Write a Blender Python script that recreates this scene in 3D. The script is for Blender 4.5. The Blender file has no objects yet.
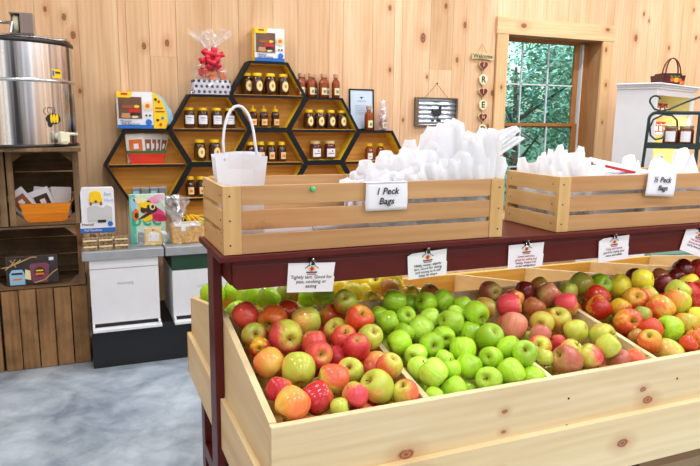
import bpy, bmesh, math, random
from mathutils import Vector, Matrix, Euler
random.seed(11)
PI = math.pi
sc = bpy.context.scene
COL = sc.collection

# ------------------------------------------------------------------ materials
def lin(r, g, b):
    f = lambda v: (v/255/12.92) if v/255 <= .04045 else ((v/255+.055)/1.055)**2.4
    return (f(r), f(g), f(b), 1)

class NT:
    def __init__(s, name):
        s.m = bpy.data.materials.new(name); s.m.use_nodes = True
        s.t = s.m.node_tree; s.t.nodes.clear()
        s.out = s.t.nodes.new('ShaderNodeOutputMaterial')
        s.b = s.t.nodes.new('ShaderNodeBsdfPrincipled')
        s.t.links.new(s.b.outputs[0], s.out.inputs[0])
    def n(s, typ, **kw):
        nd = s.t.nodes.new(typ)
        for k, v in kw.items():
            if hasattr(nd, k): setattr(nd, k, v)
        return nd
    def put(s, sock, v):
        if hasattr(v, 'is_linked') or isinstance(v, bpy.types.NodeSocket): s.t.links.new(v, sock)
        else: sock.default_value = v
    def math(s, op, a, b=None, c=None, clamp=False):
        nd = s.n('ShaderNodeMath', operation=op); nd.use_clamp = clamp
        for i, v in enumerate((a, b, c)):
            if v is not None: s.put(nd.inputs[i], v)
        return nd.outputs[0]
    def vmath(s, op, a, b=None):
        nd = s.n('ShaderNodeVectorMath', operation=op)
        s.put(nd.inputs[0], a)
        if b is not None: s.put(nd.inputs[1], b)
        return nd
    def mix(s, f, a, b, blend='MIX'):
        nd = s.n('ShaderNodeMix', data_type='RGBA', blend_type=blend)
        s.put(nd.inputs[0], f); s.put(nd.inputs[6], a); s.put(nd.inputs[7], b)
        return nd.outputs[2]
    def coord(s, kind='Object', rnd=True):
        tc = s.n('ShaderNodeTexCoord').outputs[kind]
        if not rnd: return tc
        oi = s.n('ShaderNodeObjectInfo')
        r = s.math('MULTIPLY', oi.outputs['Random'], 37.0)
        c = s.n('ShaderNodeCombineXYZ'); s.put(c.inputs[0], r); s.put(c.inputs[1], r); s.put(c.inputs[2], r)
        return s.vmath('ADD', tc, c.outputs[0]).outputs[0]
    def noise(s, vec, scale, detail=3, rough=.5, dist=0):
        nd = s.n('ShaderNodeTexNoise'); s.put(nd.inputs['Vector'], vec)
        nd.inputs['Scale'].default_value = scale; nd.inputs['Detail'].default_value = detail
        nd.inputs['Roughness'].default_value = rough; nd.inputs['Distortion'].default_value = dist
        return nd.outputs[0]
    def mapr(s, v, a, b, c=0., d=1.):
        nd = s.n('ShaderNodeMapRange'); s.put(nd.inputs[0], v)
        for i, q in enumerate((a, b, c, d)): nd.inputs[i+1].default_value = q
        return nd.outputs[0]
    def scale(s, vec, sx, sy, sz):
        return s.vmath('MULTIPLY', vec, (sx, sy, sz)).outputs[0]
    def bump(s, h, strength=.3, dist=.01):
        nd = s.n('ShaderNodeBump'); nd.inputs['Strength'].default_value = strength
        nd.inputs['Distance'].default_value = dist
        s.put(nd.inputs['Height'], h); s.t.links.new(nd.outputs[0], s.b.inputs['Normal'])

def plain(name, col, rough=.5, metal=0, spec=.5, vary=.06, emit=0, alpha=1, trans=0, coat=0):
    k = NT(name)
    c = k.coord()
    f = k.noise(c, 14, 3)
    d = tuple(x*(1-vary*2) for x in col[:3]) + (1,)
    u = tuple(min(1, x*(1+vary)) for x in col[:3]) + (1,)
    k.put(k.b.inputs['Base Color'], k.mix(f, d, u))
    k.b.inputs['Roughness'].default_value = rough; k.b.inputs['Metallic'].default_value = metal
    k.b.inputs['Specular IOR Level'].default_value = spec
    k.b.inputs['Coat Weight'].default_value = coat
    if trans: k.b.inputs['Transmission Weight'].default_value = trans
    if alpha < 1: k.b.inputs['Alpha'].default_value = alpha
    return k.m

def wood(name, lo, hi, axis=0, grain=1., rough=.55, knots=(), kaxes=(0, 2), attr=False, rnd=True, kcell=0, dirt=0., spec=.35, knotcol=lin(112, 58, 32)):
    """wood with its grain along `axis`; explicit knots lie at (u, v, r) on the plane of kaxes"""
    k = NT(name)
    base = k.coord(rnd=rnd); raw = k.coord(rnd=False)
    st = [5.5, 5.5, 5.5]; st[axis] = .6
    v = base
    if attr:
        at = k.n('ShaderNodeAttribute'); at.attribute_name = 'tone'
        off = k.math('MULTIPLY', at.outputs['Fac'], 31.0)
        cc = k.n('ShaderNodeCombineXYZ'); k.put(cc.inputs[0], off); k.put(cc.inputs[1], off); k.put(cc.inputs[2], off)
        v = k.vmath('ADD', base, cc.outputs[0]).outputs[0]
    kmask = None; warp = None
    if knots:
        for (u, w, r) in knots:
            cen = [0., 0., 0.]; cen[kaxes[0]] = u; cen[kaxes[1]] = w
            d = k.vmath('SUBTRACT', raw, tuple(cen)).outputs[0]
            sv = [0., 0., 0.]
            for a in kaxes: sv[a] = 1/r * (.62 if a == axis else 1)
            ln = k.vmath('LENGTH', k.scale(d, *sv)).outputs['Value']
            kmask = ln if kmask is None else k.math('MINIMUM', kmask, ln)
    g = k.scale(v, *st)
    n1 = k.noise(g, 1.0*grain, 4, .55, 1.2)
    g2 = [70., 70., 70.]; g2[axis] = 2.2
    n2 = k.noise(k.scale(v, *g2), 1.0*grain, 3, .6)
    wv = k.n('ShaderNodeTexWave', wave_type='BANDS', bands_direction='X' if axis != 0 else 'Z')
    gw = [1., 1., 1.]; gw[axis] = .12
    k.put(wv.inputs['Vector'], k.scale(v, *gw))
    wv.inputs['Scale'].default_value = 9*grain; wv.inputs['Distortion'].default_value = 7; wv.inputs['Detail'].default_value = 2; wv.inputs['Detail Scale'].default_value = .8
    f = k.math('ADD', k.math('MULTIPLY', n1, .74), k.math('ADD', k.math('MULTIPLY', n2, .19), k.math('MULTIPLY', wv.outputs['Fac'], .07)))
    f = k.mapr(f, .3, .68)
    col = k.mix(f, lo, hi)
    if attr:
        tone = k.mapr(at.outputs['Fac'], 0, 1, .80, 1.10)
        tc = k.n('ShaderNodeCombineColor')
        k.put(tc.inputs[0], tone); k.put(tc.inputs[1], k.math('MULTIPLY', tone, k.mapr(at.outputs['Fac'], 0, 1, .97, 1.03))); k.put(tc.inputs[2], k.math('MULTIPLY', tone, k.mapr(at.outputs['Fac'], 0, 1, .90, 1.12)))
        col = k.mix(1.0, col, tc.outputs[0], 'MULTIPLY')
    if kcell:
        vo = k.n('ShaderNodeTexVoronoi'); sv = [1., 1., 1.]; sv[axis] = .45
        k.put(vo.inputs['Vector'], k.scale(v, *sv)); vo.inputs['Scale'].default_value = kcell
        dd = k.math('MULTIPLY', vo.outputs['Distance'], 12.0)
        kmask = dd if kmask is None else k.math('MINIMUM', kmask, dd)
    if kmask is not None:
        wob = k.math('ADD', kmask, k.mapr(k.noise(raw, 60, 2), 0, 1, -.25, .25))
        halo = k.mapr(wob, 1.0, 3.2, .38, 0.)
        core = k.mapr(wob, .75, 1.1, 1., 0.)
        col = k.mix(halo, col, lin(178, 110, 60))
        ring = k.mapr(k.math('SINE', k.math('MULTIPLY', kmask, 11.)), -1, 1, .55, 1.)
        col = k.mix(k.math('MULTIPLY', core, ring), col, knotcol)
    if dirt:
        dn = k.noise(k.scale(v, 5, 5, 5), 1, 5, .65)
        col = k.mix(k.mapr(dn, .42, .7, 0., dirt), col, lin(48, 38, 30))
    k.put(k.b.inputs['Base Color'], col)
    k.b.inputs['Roughness'].default_value = rough; k.b.inputs['Specular IOR Level'].default_value = spec
    k.bump(n2, .12, .004)
    return k.m

# ------------------------------------------------------------------ mesh builder
class MB:
    def __init__(s): s.bm = bmesh.new(); s.mi = 0
    def _faces(s, fs):
        for f in fs: f.material_index = s.mi
    def box(s, lo, hi, M=None):
        x0, y0, z0 = lo; x1, y1, z1 = hi
        vs = [Vector(p) for p in ((x0,y0,z0),(x1,y0,z0),(x1,y1,z0),(x0,y1,z0),(x0,y0,z1),(x1,y0,z1),(x1,y1,z1),(x0,y1,z1))]
        if M: vs = [M @ v for v in vs]
        b = [s.bm.verts.new(v) for v in vs]
        s._faces([s.bm.faces.new([b[i] for i in f]) for f in ((3,2,1,0),(4,5,6,7),(0,1,5,4),(1,2,6,5),(2,3,7,6),(3,0,4,7))])
        return s
    def cbox(s, c, d, M=None):
        return s.box([c[i]-d[i]/2 for i in range(3)], [c[i]+d[i]/2 for i in range(3)], M)
    def lathe(s, prof, seg=20, M=None, cap0=True, cap1=True):
        rings = []
        for r, z in prof:
            ring = []
            for i in range(seg):
                a = 2*PI*i/seg; v = Vector((r*math.cos(a), r*math.sin(a), z))
                ring.append(s.bm.verts.new(M @ v if M else v))
            rings.append(ring)
        fs = []
        for a, b in zip(rings, rings[1:]):
            for i in range(seg):
                j = (i+1) % seg; fs.append(s.bm.faces.new((a[i], a[j], b[j], b[i])))
        if cap0: fs.append(s.bm.faces.new(rings[0][::-1]))
        if cap1: fs.append(s.bm.faces.new(rings[-1]))
        s._faces(fs); return s
    def tube(s, pts, r, seg=8, closed=False):
        pts = [Vector(p) for p in pts]; rings = []; n = len(pts)
        up = Vector((0, 0, 1))
        for i, p in enumerate(pts):
            a = pts[(i-1) % n] if closed else pts[max(0, i-1)]
            b = pts[(i+1) % n] if closed else pts[min(n-1, i+1)]
            d = (b-a).normalized()
            if i == 0:
                u = d.cross(up)
                if u.length < .1: u = d.cross(Vector((1, 0, 0)))
                u.normalize()
            else:
                u = u - d*u.dot(d)
                if u.length < 1e-5: u = d.orthogonal()
                u.normalize()
            w = d.cross(u); rr = r[i] if isinstance(r, (list, tuple)) else r
            rings.append([s.bm.verts.new(p + (u*math.cos(2*PI*k/seg) + w*math.sin(2*PI*k/seg))*rr) for k in range(seg)])
        fs = []
        m = n if closed else n-1
        for i in range(m):
            A, B = rings[i], rings[(i+1) % n]
            for k in range(seg):
                q = (k+1) % seg; fs.append(s.bm.faces.new((A[k], A[q], B[q], B[k])))
        if not closed: fs.append(s.bm.faces.new(rings[0][::-1])); fs.append(s.bm.faces.new(rings[-1]))
        s._faces(fs); return s
    def prism(s, poly, y0, y1, M=None):
        """polygon in XZ extruded along Y"""
        A = [Vector((x, y0, z)) for x, z in poly]; B = [Vector((x, y1, z)) for x, z in poly]
        if M: A = [M @ v for v in A]; B = [M @ v for v in B]
        a = [s.bm.verts.new(v) for v in A]; b = [s.bm.verts.new(v) for v in B]; n = len(poly)
        fs = [s.bm.faces.new(a), s.bm.faces.new(b[::-1])]
        for i in range(n): fs.append(s.bm.faces.new((a[(i+1) % n], a[i], b[i], b[(i+1) % n])))
        s._faces(fs); return s
    def quad(s, ps):
        f = s.bm.faces.new([s.bm.verts.new(Vector(p)) for p in ps]); s._faces([f]); return s
    def grid(s, fn, nu, nv):
        V = [[s.bm.verts.new(Vector(fn(i/nu, j/nv))) for j in range(nv+1)] for i in range(nu+1)]
        s._faces([s.bm.faces.new((V[i][j], V[i+1][j], V[i+1][j+1], V[i][j+1])) for i in range(nu) for j in range(nv)])
        return s
    def build(s, name, mat, parent=None, smooth=False, bevel=0, loc=None, rot=None, solid=0, sub=0, autos=False):
        bmesh.ops.recalc_face_normals(s.bm, faces=s.bm.faces[:])
        me = bpy.data.meshes.new(name); s.bm.to_mesh(me); s.bm.free()
        for m in (mat if isinstance(mat, (list, tuple)) else [mat]): me.materials.append(m)
        o = bpy.data.objects.new(name, me); COL.objects.link(o)
        if smooth:
            for p in me.polygons: p.use_smooth = True
            if autos:
                try: me.set_sharp_from_angle(angle=math.radians(38))
                except Exception: pass
        if solid:
            md = o.modifiers.new('s', 'SOLIDIFY'); md.thickness = solid; md.offset = 0
        if bevel:
            md = o.modifiers.new('b', 'BEVEL'); md.width = bevel; md.segments = 2; md.limit_method = 'ANGLE'; md.angle_limit = .6
        if sub:
            md = o.modifiers.new('u', 'SUBSURF'); md.levels = sub; md.render_levels = sub
        if loc: o.location = loc
        if rot: o.rotation_euler = rot
        if parent: o.parent = parent
        return o

def tag(o, label=None, cat=None, group=None, kind=None):
    if label: o['label'] = label
    if cat: o['category'] = cat
    if group: o['group'] = group
    if kind: o['kind'] = kind
    return o
def thing(name, label, cat, loc=(0, 0, 0), rot=0, group=None):
    o = bpy.data.objects.new(name, None); COL.objects.link(o); o.empty_display_size = .05
    o.location = loc
    o.rotation_euler = rot if isinstance(rot, (tuple, list)) else (0, 0, rot)
    return tag(o, label, cat, group)
def struct(name, mb, mat, **kw):
    o = mb.build(name, mat, **kw); o['kind'] = 'structure'; return o
def kids(o, tree): return tree.get(o, [])
def dup(root, loc, rot=None, label=None, group=None):
    r = root.copy(); COL.objects.link(r); r.location = loc
    if rot is not None: r.rotation_euler = rot if isinstance(rot, (tuple, list)) else (0, 0, rot)
    if label: r['label'] = label
    if group: r['group'] = group
    for ch in list(root.children):
        c = ch.copy(); COL.objects.link(c); c.parent = r
        for g in ch.children:
            d = g.copy(); COL.objects.link(d); d.parent = c
    return r
def text(body, size, mat, parent, loc, rot=(PI/2, 0, 0), name='lettering', ext=.0006, align='CENTER', shear=0, space=1., line=1., offset=0):
    cu = bpy.data.curves.new('t', 'FONT'); cu.body = body; cu.size = size; cu.extrude = ext
    cu.align_x = align; cu.align_y = 'CENTER'; cu.shear = shear; cu.space_character = space; cu.space_line = line; cu.offset = offset
    cu.resolution_u = 2
    t = bpy.data.objects.new('t', cu); COL.objects.link(t)
    bpy.context.view_layer.update()
    me = bpy.data.meshes.new_from_object(t.evaluated_get(bpy.context.evaluated_depsgraph_get()))
    bpy.data.objects.remove(t); bpy.data.curves.remove(cu)
    me.materials.clear(); me.materials.append(mat)
    o = bpy.data.objects.new(name, me); COL.objects.link(o)
    o.location = loc; o.rotation_euler = rot; o.parent = parent
    return o
def RZ(a): return Matrix.Rotation(a, 4, 'Z')
def T(x, y, z): return Matrix.Translation((x, y, z))

# ------------------------------------------------------------------ palette
M_yel = plain('yellow_plastic', lin(250, 205, 10), .35)
M_black = plain('black_paint', lin(22, 23, 26), .6, spec=.2)
M_blackm = plain('matte_black', lin(22, 23, 26), .7)
M_amberply = wood('honey_stained_board', lin(186, 122, 44), lin(234, 176, 80), 0, rough=.5)
M_yply = wood('bright_yellow_board', lin(222, 180, 30), lin(250, 220, 70), 1, rough=.45)
M_white = plain('white_paint', lin(226, 228, 232), .45, vary=.03)
M_paper = plain('white_paper', lin(232, 232, 240), .8, vary=.02)
M_ink = plain('ink', lin(40, 40, 48), .7)
M_redink = plain('red_ink', lin(176, 40, 60), .7)
M_maroon = plain('maroon_paint', lin(86, 20, 15), .38, vary=.05, spec=.3)
M_metal = plain('bright_steel', lin(200, 202, 206), .25, metal=1)
M_dkmetal = plain('dark_steel', lin(70, 66, 66), .4, metal=1)
M_galv = plain('galvanised_cover', lin(176, 180, 186), .42, metal=.55, vary=.12)
M_honeydk = plain('dark_honey', lin(58, 22, 10), .08, vary=.1, coat=.5)
M_honeymid = plain('red_amber_honey', lin(122, 44, 14), .08, vary=.1, coat=.5)
M_amber = plain('amber_syrup', lin(142, 62, 20), .1, vary=.12, coat=.5)
M_cream = plain('cream_label', lin(238, 222, 170), .6)
M_labw = plain('white_label', lin(230, 230, 236), .6)
M_cork = plain('cork_cap', lin(200, 158, 124), .7)
M_goldlid = plain('cream_gold_lid', lin(222, 198, 140), .4)
M_green = plain('green_plastic', lin(60, 140, 50), .35)
M_pink = plain('hot_pink_print', lin(222, 62, 130), .5)
M_teal = plain('teal_print', lin(96, 190, 168), .5)
M_bluep = plain('blue_print', lin(30, 110, 200), .5)
M_ltblue = plain('pale_blue_print', lin(150, 196, 226), .5)
M_brown = plain('brown_print', lin(150, 82, 44), .55)
M_dkbrown = plain('dark_brown', lin(56, 34, 24), .6)
M_orange = plain('orange_print', lin(226, 110, 30), .5)
M_redp = plain('red_print', lin(200, 30, 34), .5)
M_grey = plain('grey_tin', lin(120, 130, 134), .4, vary=.15)
M_honeycomb = None
def comb_mat():
    k = NT('honeycomb_wax'); c = k.coord()
    vo = k.n('ShaderNodeTexVoronoi'); k.put(vo.inputs['Vector'], c); vo.inputs['Scale'].default_value = 60
    k.put(k.b.inputs['Base Color'], k.mix(vo.outputs['Distance'], lin(176, 118, 44), lin(222, 180, 96)))
    k.b.inputs['Roughness'].default_value = .4
    k.bump(vo.outputs['Distance'], .5, .004); return k.m
M_comb = comb_mat()
def film_mat(name, col=(1, 1, 1, 1), alpha=.22):
    k = NT(name); c = k.coord()
    k.t.nodes.remove(k.b)
    g = k.n('ShaderNodeBsdfGlossy'); g.inputs['Roughness'].default_value = .18; g.inputs['Color'].default_value = (.95, .95, 1, 1)
    d = k.n('ShaderNodeBsdfDiffuse'); d.inputs['Color'].default_value = (.85, .87, .92, 1)
    mx = k.n('ShaderNodeMixShader'); mx.inputs[0].default_value = .5
    tr = k.n('ShaderNodeBsdfTransparent'); tr.inputs[0].default_value = col
    m2 = k.n('ShaderNodeMixShader'); k.put(m2.inputs[0], k.mapr(k.noise(c, 30, 3), .35, .75, alpha*.35, alpha*2.2))
    k.t.links.new(g.outputs[0], mx.inputs[1]); k.t.links.new(d.outputs[0], mx.inputs[2])
    k.t.links.new(tr.outputs[0], m2.inputs[1]); k.t.links.new(mx.outputs[0], m2.inputs[2])
    k.t.links.new(m2.outputs[0], k.out.inputs[0]); return k.m
M_film = film_mat('clear_cellophane')
def bag_mat():
    k = NT('white_plastic_film'); k.t.nodes.remove(k.b)
    d = k.n('ShaderNodeBsdfDiffuse'); d.inputs['Color'].default_value = (.97, .97, 1, 1)
    t = k.n('ShaderNodeBsdfTranslucent'); t.inputs['Color'].default_value = (.98, .98, 1, 1)
    g = k.n('ShaderNodeBsdfGlossy'); g.inputs['Roughness'].default_value = .3
    a = k.n('ShaderNodeMixShader'); a.inputs[0].default_value = .4
    b = k.n('ShaderNodeMixShader'); b.inputs[0].default_value = .06
    k.t.links.new(d.outputs[0], a.inputs[1]); k.t.links.new(t.outputs[0], a.inputs[2])
    k.t.links.new(a.outputs[0], b.inputs[1]); k.t.links.new(g.outputs[0], b.inputs[2])
    k.t.links.new(b.outputs[0], k.out.inputs[0]); return k.m
M_bag = bag_mat()
def glass_mat():
    k = NT('window_glass'); k.t.nodes.remove(k.b)
    tr = k.n('ShaderNodeBsdfTransparent'); tr.inputs[0].default_value = (.86, .98, 1., 1)
    g = k.n('ShaderNodeBsdfGlossy'); g.inputs['Roughness'].default_value = .02
    fr = k.n('ShaderNodeFresnel'); fr.inputs[0].default_value = 1.45
    m = k.n('ShaderNodeMixShader'); k.t.links.new(k.math('MULTIPLY', fr.outputs[0], .5), m.inputs[0])
    k.t.links.new(tr.outputs[0], m.inputs[1]); k.t.links.new(g.outputs[0], m.inputs[2])
    k.t.links.new(m.outputs[0], k.out.inputs[0]); return k.m
M_glass = glass_mat()

# ------------------------------------------------------------------ camera
cam = bpy.data.cameras.new('camera'); camo = bpy.data.objects.new('camera', cam); COL.objects.link(camo)
sc.camera = camo
cam.sensor_width = 36; cam.lens = 645.0/700*36; cam.clip_start = .05; cam.clip_end = 200
yaw, pit, roll = math.radians(22.6), math.radians(10.0), math.radians(.7)
Fv = Vector((math.sin(yaw)*math.cos(pit), math.cos(yaw)*math.cos(pit), -math.sin(pit)))
R0 = Vector((math.cos(yaw), -math.sin(yaw), 0)); U0 = R0.cross(Fv)
Rv = R0*math.cos(roll) + U0*math.sin(roll); Uv = -R0*math.sin(roll) + U0*math.cos(roll)
mw = Matrix((Rv, Uv, -Fv)).transposed().to_4x4(); mw.translation = (0, 0, 1.6)
camo.matrix_world = mw

# ------------------------------------------------------------------ room shell
WX0, WX1, WY0, WY1, CH = -2.6, 7.2, -3.6, 5.0, 3.5
def concrete():
    k = NT('polished_concrete'); c = k.coord(rnd=False)
    n1 = k.noise(c, 1.6, 6, .62, .8); n2 = k.noise(c, 7, 5, .6, .4)
    f = k.math('ADD', k.math('MULTIPLY', n1, .6), k.math('MULTIPLY', n2, .4))
    col = k.mix(k.mapr(f, .36, .62), lin(116, 132, 148), lin(184, 197, 209))
    k.put(k.b.inputs['Base Color'], col)
    k.put(k.b.inputs['Roughness'], k.mapr(n2, .3, .7, .28, .5)); k.b.inputs['Specular IOR Level'].default_value = .5
    return k.m
struct('floor', MB().box((WX0, WY0, -.1), (WX1, WY1, 0)), concrete())
M_ceil = plain('ceiling_white', lin(236, 236, 236), .8, vary=.02)
struct('ceiling', MB().box((WX0, WY0, CH), (WX1, WY1+.36, CH+.1)), M_ceil)
PINE_LO, PINE_HI = lin(200, 154, 110), lin(230, 194, 154)
WK = [(-.056,2.265,.016),(-.006,2.149,.018),(.018,1.772,.012),(.461,2.10,.016),(.622,2.13,.017),(-.171,2.309,.012),(2.425,2.01,.013),(2.559,1.599,.011),(2.729,2.285,.027),(2.941,2.56,.016),(3.137,2.417,.017),(3.071,2.119,.015),(2.779,1.965,.011),(3.450,1.848,.018),(5.174,2.651,.013),(5.247,2.59,.011),(5.097,2.419,.022),(5.84,2.736,.013),(5.908,2.466,.015),(5.547,2.348,.014),(2.413,2.505,.016),(3.42,1.547,.018),(-.9,2.0,.02),(-1.5,2.4,.02)]
M_pinewall = wood('knotty_pine_wall', PINE_LO, PINE_HI, 2, knots=WK, kaxes=(0, 2), attr=True, rnd=False, rough=.5)
edges = [-2.6,-2.35,-2.1,-1.8,-1.55,-1.25,-1.0,-.75,-.5,-.24,.032,.29,.345,.50,.69,.95,1.15,1.42,1.62,1.88,2.0,2.26,2.46,2.53,2.80,3.02,3.15,3.463]
edr = [4.80,5.02,5.25,5.42,5.70,5.95,6.2,6.45,6.7,6.95,7.2]
tones = {4.80:.75,.032:.35,.29:.95,.345:.5,.5:.62,.69:.30,.95:.55,1.15:.5,1.42:.7,1.62:.55,1.88:.95,2.0:.72,2.26:.8,2.46:1.,2.53:.8,2.8:.9,3.02:.6,3.15:.75,-.24:.5,-.5:.4,4.86:.75,5.02:.85,5.25:.95,5.42:.8,5.7:.7,5.95:.8}
def plank_wall():
    bm = MB(); tl = []
    def pl(a, b, z0, z1, t):
        n0 = len(bm.bm.faces); bm.box((a+.0012, 5.0, z0), (b-.0012, 5.02, z1)); tl.extend([t]*6)
    for a, b in zip(edges, edges[1:]):
        t = tones.get(a, random.random()); zz = [0, CH]
        if a == 2.8: zz = [0, 2.03, CH]
        if a == .5: zz = [0, 2.03, CH]
        for i, (z0, z1) in enumerate(zip(zz, zz[1:])): pl(a, b, z0+.001*i, z1, (t + .37*i) % 1.02)
    for a, b in zip(edr, edr[1:]): pl(a, b, 0, CH, tones.get(a, random.random()))
    for a, b in ((3.463, 3.75), (3.75, 4.0), (4.0, 4.25), (4.25, 4.5), (4.5, 4.68), (4.68, 4.80)):
        pl(a, b, 2.45, CH, random.uniform(.5, 1)); pl(a, b, 0, .72, random.random())
    # framing behind the planks, open at the window
    for lo, hi in (((WX0, 5.02, 0), (3.45, 5.36, CH)), ((4.75, 5.02, 0), (WX1, 5.36, CH)), ((3.45, 5.02, 2.5), (4.75, 5.36, CH)), ((3.45, 5.02, 0), (4.75, 5.36, .7))):
        bm.box(lo, hi); tl.extend([.1]*6)
    bm.bm.faces.ensure_lookup_table()
    lay = bm.bm.faces.layers.float.new('tone')
    for f, t in zip(bm.bm.faces, tl): f[lay] = t
    return struct('wall_back', bm, M_pinewall)
plank_wall()
M_side = wood('pine_side_wall', PINE_LO, PINE_HI, 2, kcell=1.3)
M_pale = plain('pale_grey_wall', lin(190, 192, 198), .8)
struct('wall_left', MB().box((WX0-.1, WY0, 0), (WX0, WY1+.36, CH)), M_side)
struct('wall_right', MB().box((WX1, WY0, 0), (WX1+.1, WY1+.36, CH)), M_side)
wf = MB()   # wall behind the camera, with three tall openings
xs = [WX0, -2.2, -1.6, -.7, -.1, 1.6, 2.6, WX1]
for i in range(0, 7):
    if i % 2 == 0: wf.box((xs[i], WY0-.1, 0), (xs[i+1], WY0, CH))
    else: wf.box((xs[i], WY0-.1, 2.7), (xs[i+1], WY0, CH)); wf.box((xs[i], WY0-.1, 0), (xs[i+1], WY0, .25))
struct('wall_front', wf, M_pale)

# window trim, jambs and sashes
M_trim = wood('pine_trim_flat', lin(204, 160, 112), lin(232, 198, 154), 0, knots=[(3.735,2.446,.021),(4.707,2.47,.017)], kaxes=(0, 2), rnd=False)
M_trimv = wood('pine_trim_upright', lin(202, 156, 106), lin(230, 194, 148), 2, knots=[(3.53,1.9,.012),(4.71,2.286,.016),(4.74,1.958,.014),(4.73,1.6,.01)], kaxes=(0, 2), rnd=False)
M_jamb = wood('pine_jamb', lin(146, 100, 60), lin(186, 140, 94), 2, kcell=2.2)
M_sash = plain('sash_wood', lin(166, 108, 52), .4, vary=.1)
struct('trim_1', MB().box((3.455, 4.972, 2.364), (4.805, 5.0, 2.508)), M_trim, bevel=.002)
struct('trim_2', MB().box((3.466, 4.976, .70), (3.585, 5.0, 2.364)), M_trimv, bevel=.002)
struct('trim_3', MB().box((4.672, 4.976, .70), (4.79, 5.0, 2.364)), M_trimv, bevel=.002)
struct('trim_4', MB().box((3.46, 4.93, .70), (4.80, 5.3, .74)), M_trim, bevel=.003)
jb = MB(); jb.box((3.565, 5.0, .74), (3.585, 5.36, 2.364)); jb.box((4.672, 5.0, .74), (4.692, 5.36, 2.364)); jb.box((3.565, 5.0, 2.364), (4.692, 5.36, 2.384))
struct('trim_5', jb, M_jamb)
M_vinyl = plain('white_grille', lin(206, 214, 220), .4)
M_bluefr = plain('grey_blue_track', lin(96, 116, 140), .4)
win = bpy.data.objects.new('window_1', None); COL.objects.link(win); win['kind'] = 'structure'; win.location = (0, 5.19, 0)
gx0, gx1 = 3.61, 4.535
trk = MB(); trk.box((gx1+.057, -.03, .74), (gx1+.072, .05, 2.36)); trk.build('side_track', M_vinyl, win); MB().box((gx1+.073, -.01, .74), (4.672, .05, 2.36)).build('side_stop', M_sash, win)
for nm, z0, z1, y in (('upper_sash', 1.565, 2.335, .025), ('lower_sash', .78, 1.555, -.005)):
    f = MB()
    f.box((gx0-.025, y-.015, z0-.02), (gx0, y+.015, z1+.03)); f.box((gx1, y-.015, z0-.02), (gx1+.055, y+.015, z1+.03))
    f.box((gx0, y-.015, z1), (gx1, y+.015, z1+.03)); f.box((gx0, y-.02, z0-.024), (gx1, y+.02, z0+.012))
    so = f.build('sash', M_sash, win, bevel=.002)
    g = MB(); g.box((gx0, y-.002, z0), (gx1, y+.002, z1)); g.build('pane', M_glass, so)
    q = MB()
    for i in (1, 2): xx = gx0+(gx1-gx0)*i/3; q.box((xx-.007, y-.006, z0), (xx+.007, y+.006, z1))
    zz = (z0+z1)/2; q.box((gx0, y-.006, zz-.007), (gx1, y+.006, zz+.007)); q.build('glazing_bar', M_vinyl, so)
MB().box((gx0-.025, -.03, 2.345), (gx1+.13, .06, 2.364)).build('head_stop', M_sash, win)

# ------------------------------------------------------------------ small shared builders
def arc_patch(r, a0, a1, z0, z1, n=8, cx=0, cy=0):
    return MB().grid(lambda u, v: (cx+r*math.cos(a0+(a1-a0)*u), cy+r*math.sin(a0+(a1-a0)*u), z0+(z1-z0)*v), n, 1)
def oval_patch(r, ac, w, zc, h, cx=0, cy=0, n=20):
    return MB().grid(lambda u, v: (cx+r*math.cos(ac+v*math.cos(2*PI*u)*w/r), cy+r*math.sin(ac+v*math.cos(2*PI*u)*w/r), zc+v*math.sin(2*PI*u)*h), n, 3)
ORD = ['leftmost', 'second from left', 'third from left', 'fourth from left', 'fifth from left', 'sixth from left', 'seventh from left', 'eighth from left']

# ------------------------------------------------------------------ weathered crate rack and steel tank
M_old = wood('weathered_crate_wood', lin(84, 62, 42), lin(138, 108, 76), 0, kcell=2, dirt=.6, rough=.75)
M_oldv = wood('weathered_upright_wood', lin(96, 74, 50), lin(156, 126, 92), 2, kcell=2, dirt=.6, rough=.75)
M_oldl = wood('worn_brown_crate_board', lin(122, 86, 50), lin(176, 134, 88), 2, kcell=2.2, dirt=.5, rough=.7)
def open_crate(x0, x1, z0, z1, label):
    w, h = x1-x0, z1-z0
    t = thing('wooden_crate', label, 'crate', (x0+w/2, 4.40, z0), 0, 'old wooden crates stacked under the steel tank')
    a = w/2; d = .40
    for s in (-1, 1):
        m = MB(); m.box((min(s*a, s*(a-.014)), .02, .0), (max(s*a, s*(a-.014)), d, h)); m.build('side_panel', M_oldv, t)
        m = MB(); m.box((min(s*a, s*(a-.036)), 0, 0), (max(s*a, s*(a-.036)), .02, h)); m.build('upright', M_oldv, t, bevel=.002)
        for zc, sg in ((.014, 1), (h-.014, -1)):
            m = MB(); m.prism([(s*(a-.036), zc), (s*(a-.036-.07), zc), (s*(a-.036), zc+sg*.06)], .004, .03); m.build('corner_block', M_old, t)
    for zz in (0, h-.014):
        m = MB()
        for k in range(3): m.box((-a+.014, .02+k*.128, zz), (a-.014, .14+k*.128, zz+.014))
        m.box((-a+.036, 0, zz), (a-.036, .02, zz+.014)); m.build('slat_panel', M_old, t)
    m = MB()
    for k in range(3): m.box((-a+.014, d-.014, .014+k*(h-.028)/3+.004), (a-.014, d, .014+(k+1)*(h-.028)/3-.004))
    m.build('back_panel', M_old, t)
    return t
open_crate(-.425, -.018, .926, 1.39, 'open weathered crate holding the orange basket')
open_crate(-.58, -.018, .527, .921, 'open weathered crate holding the brown gift box')
open_crate(-.85, -.435, .926, 1.39, 'open weathered crate left of the one with the orange basket')
open_crate(-1.03, -.59, .527, .921, 'open weathered crate cut off at left edge, beside the gift box crate')
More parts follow.
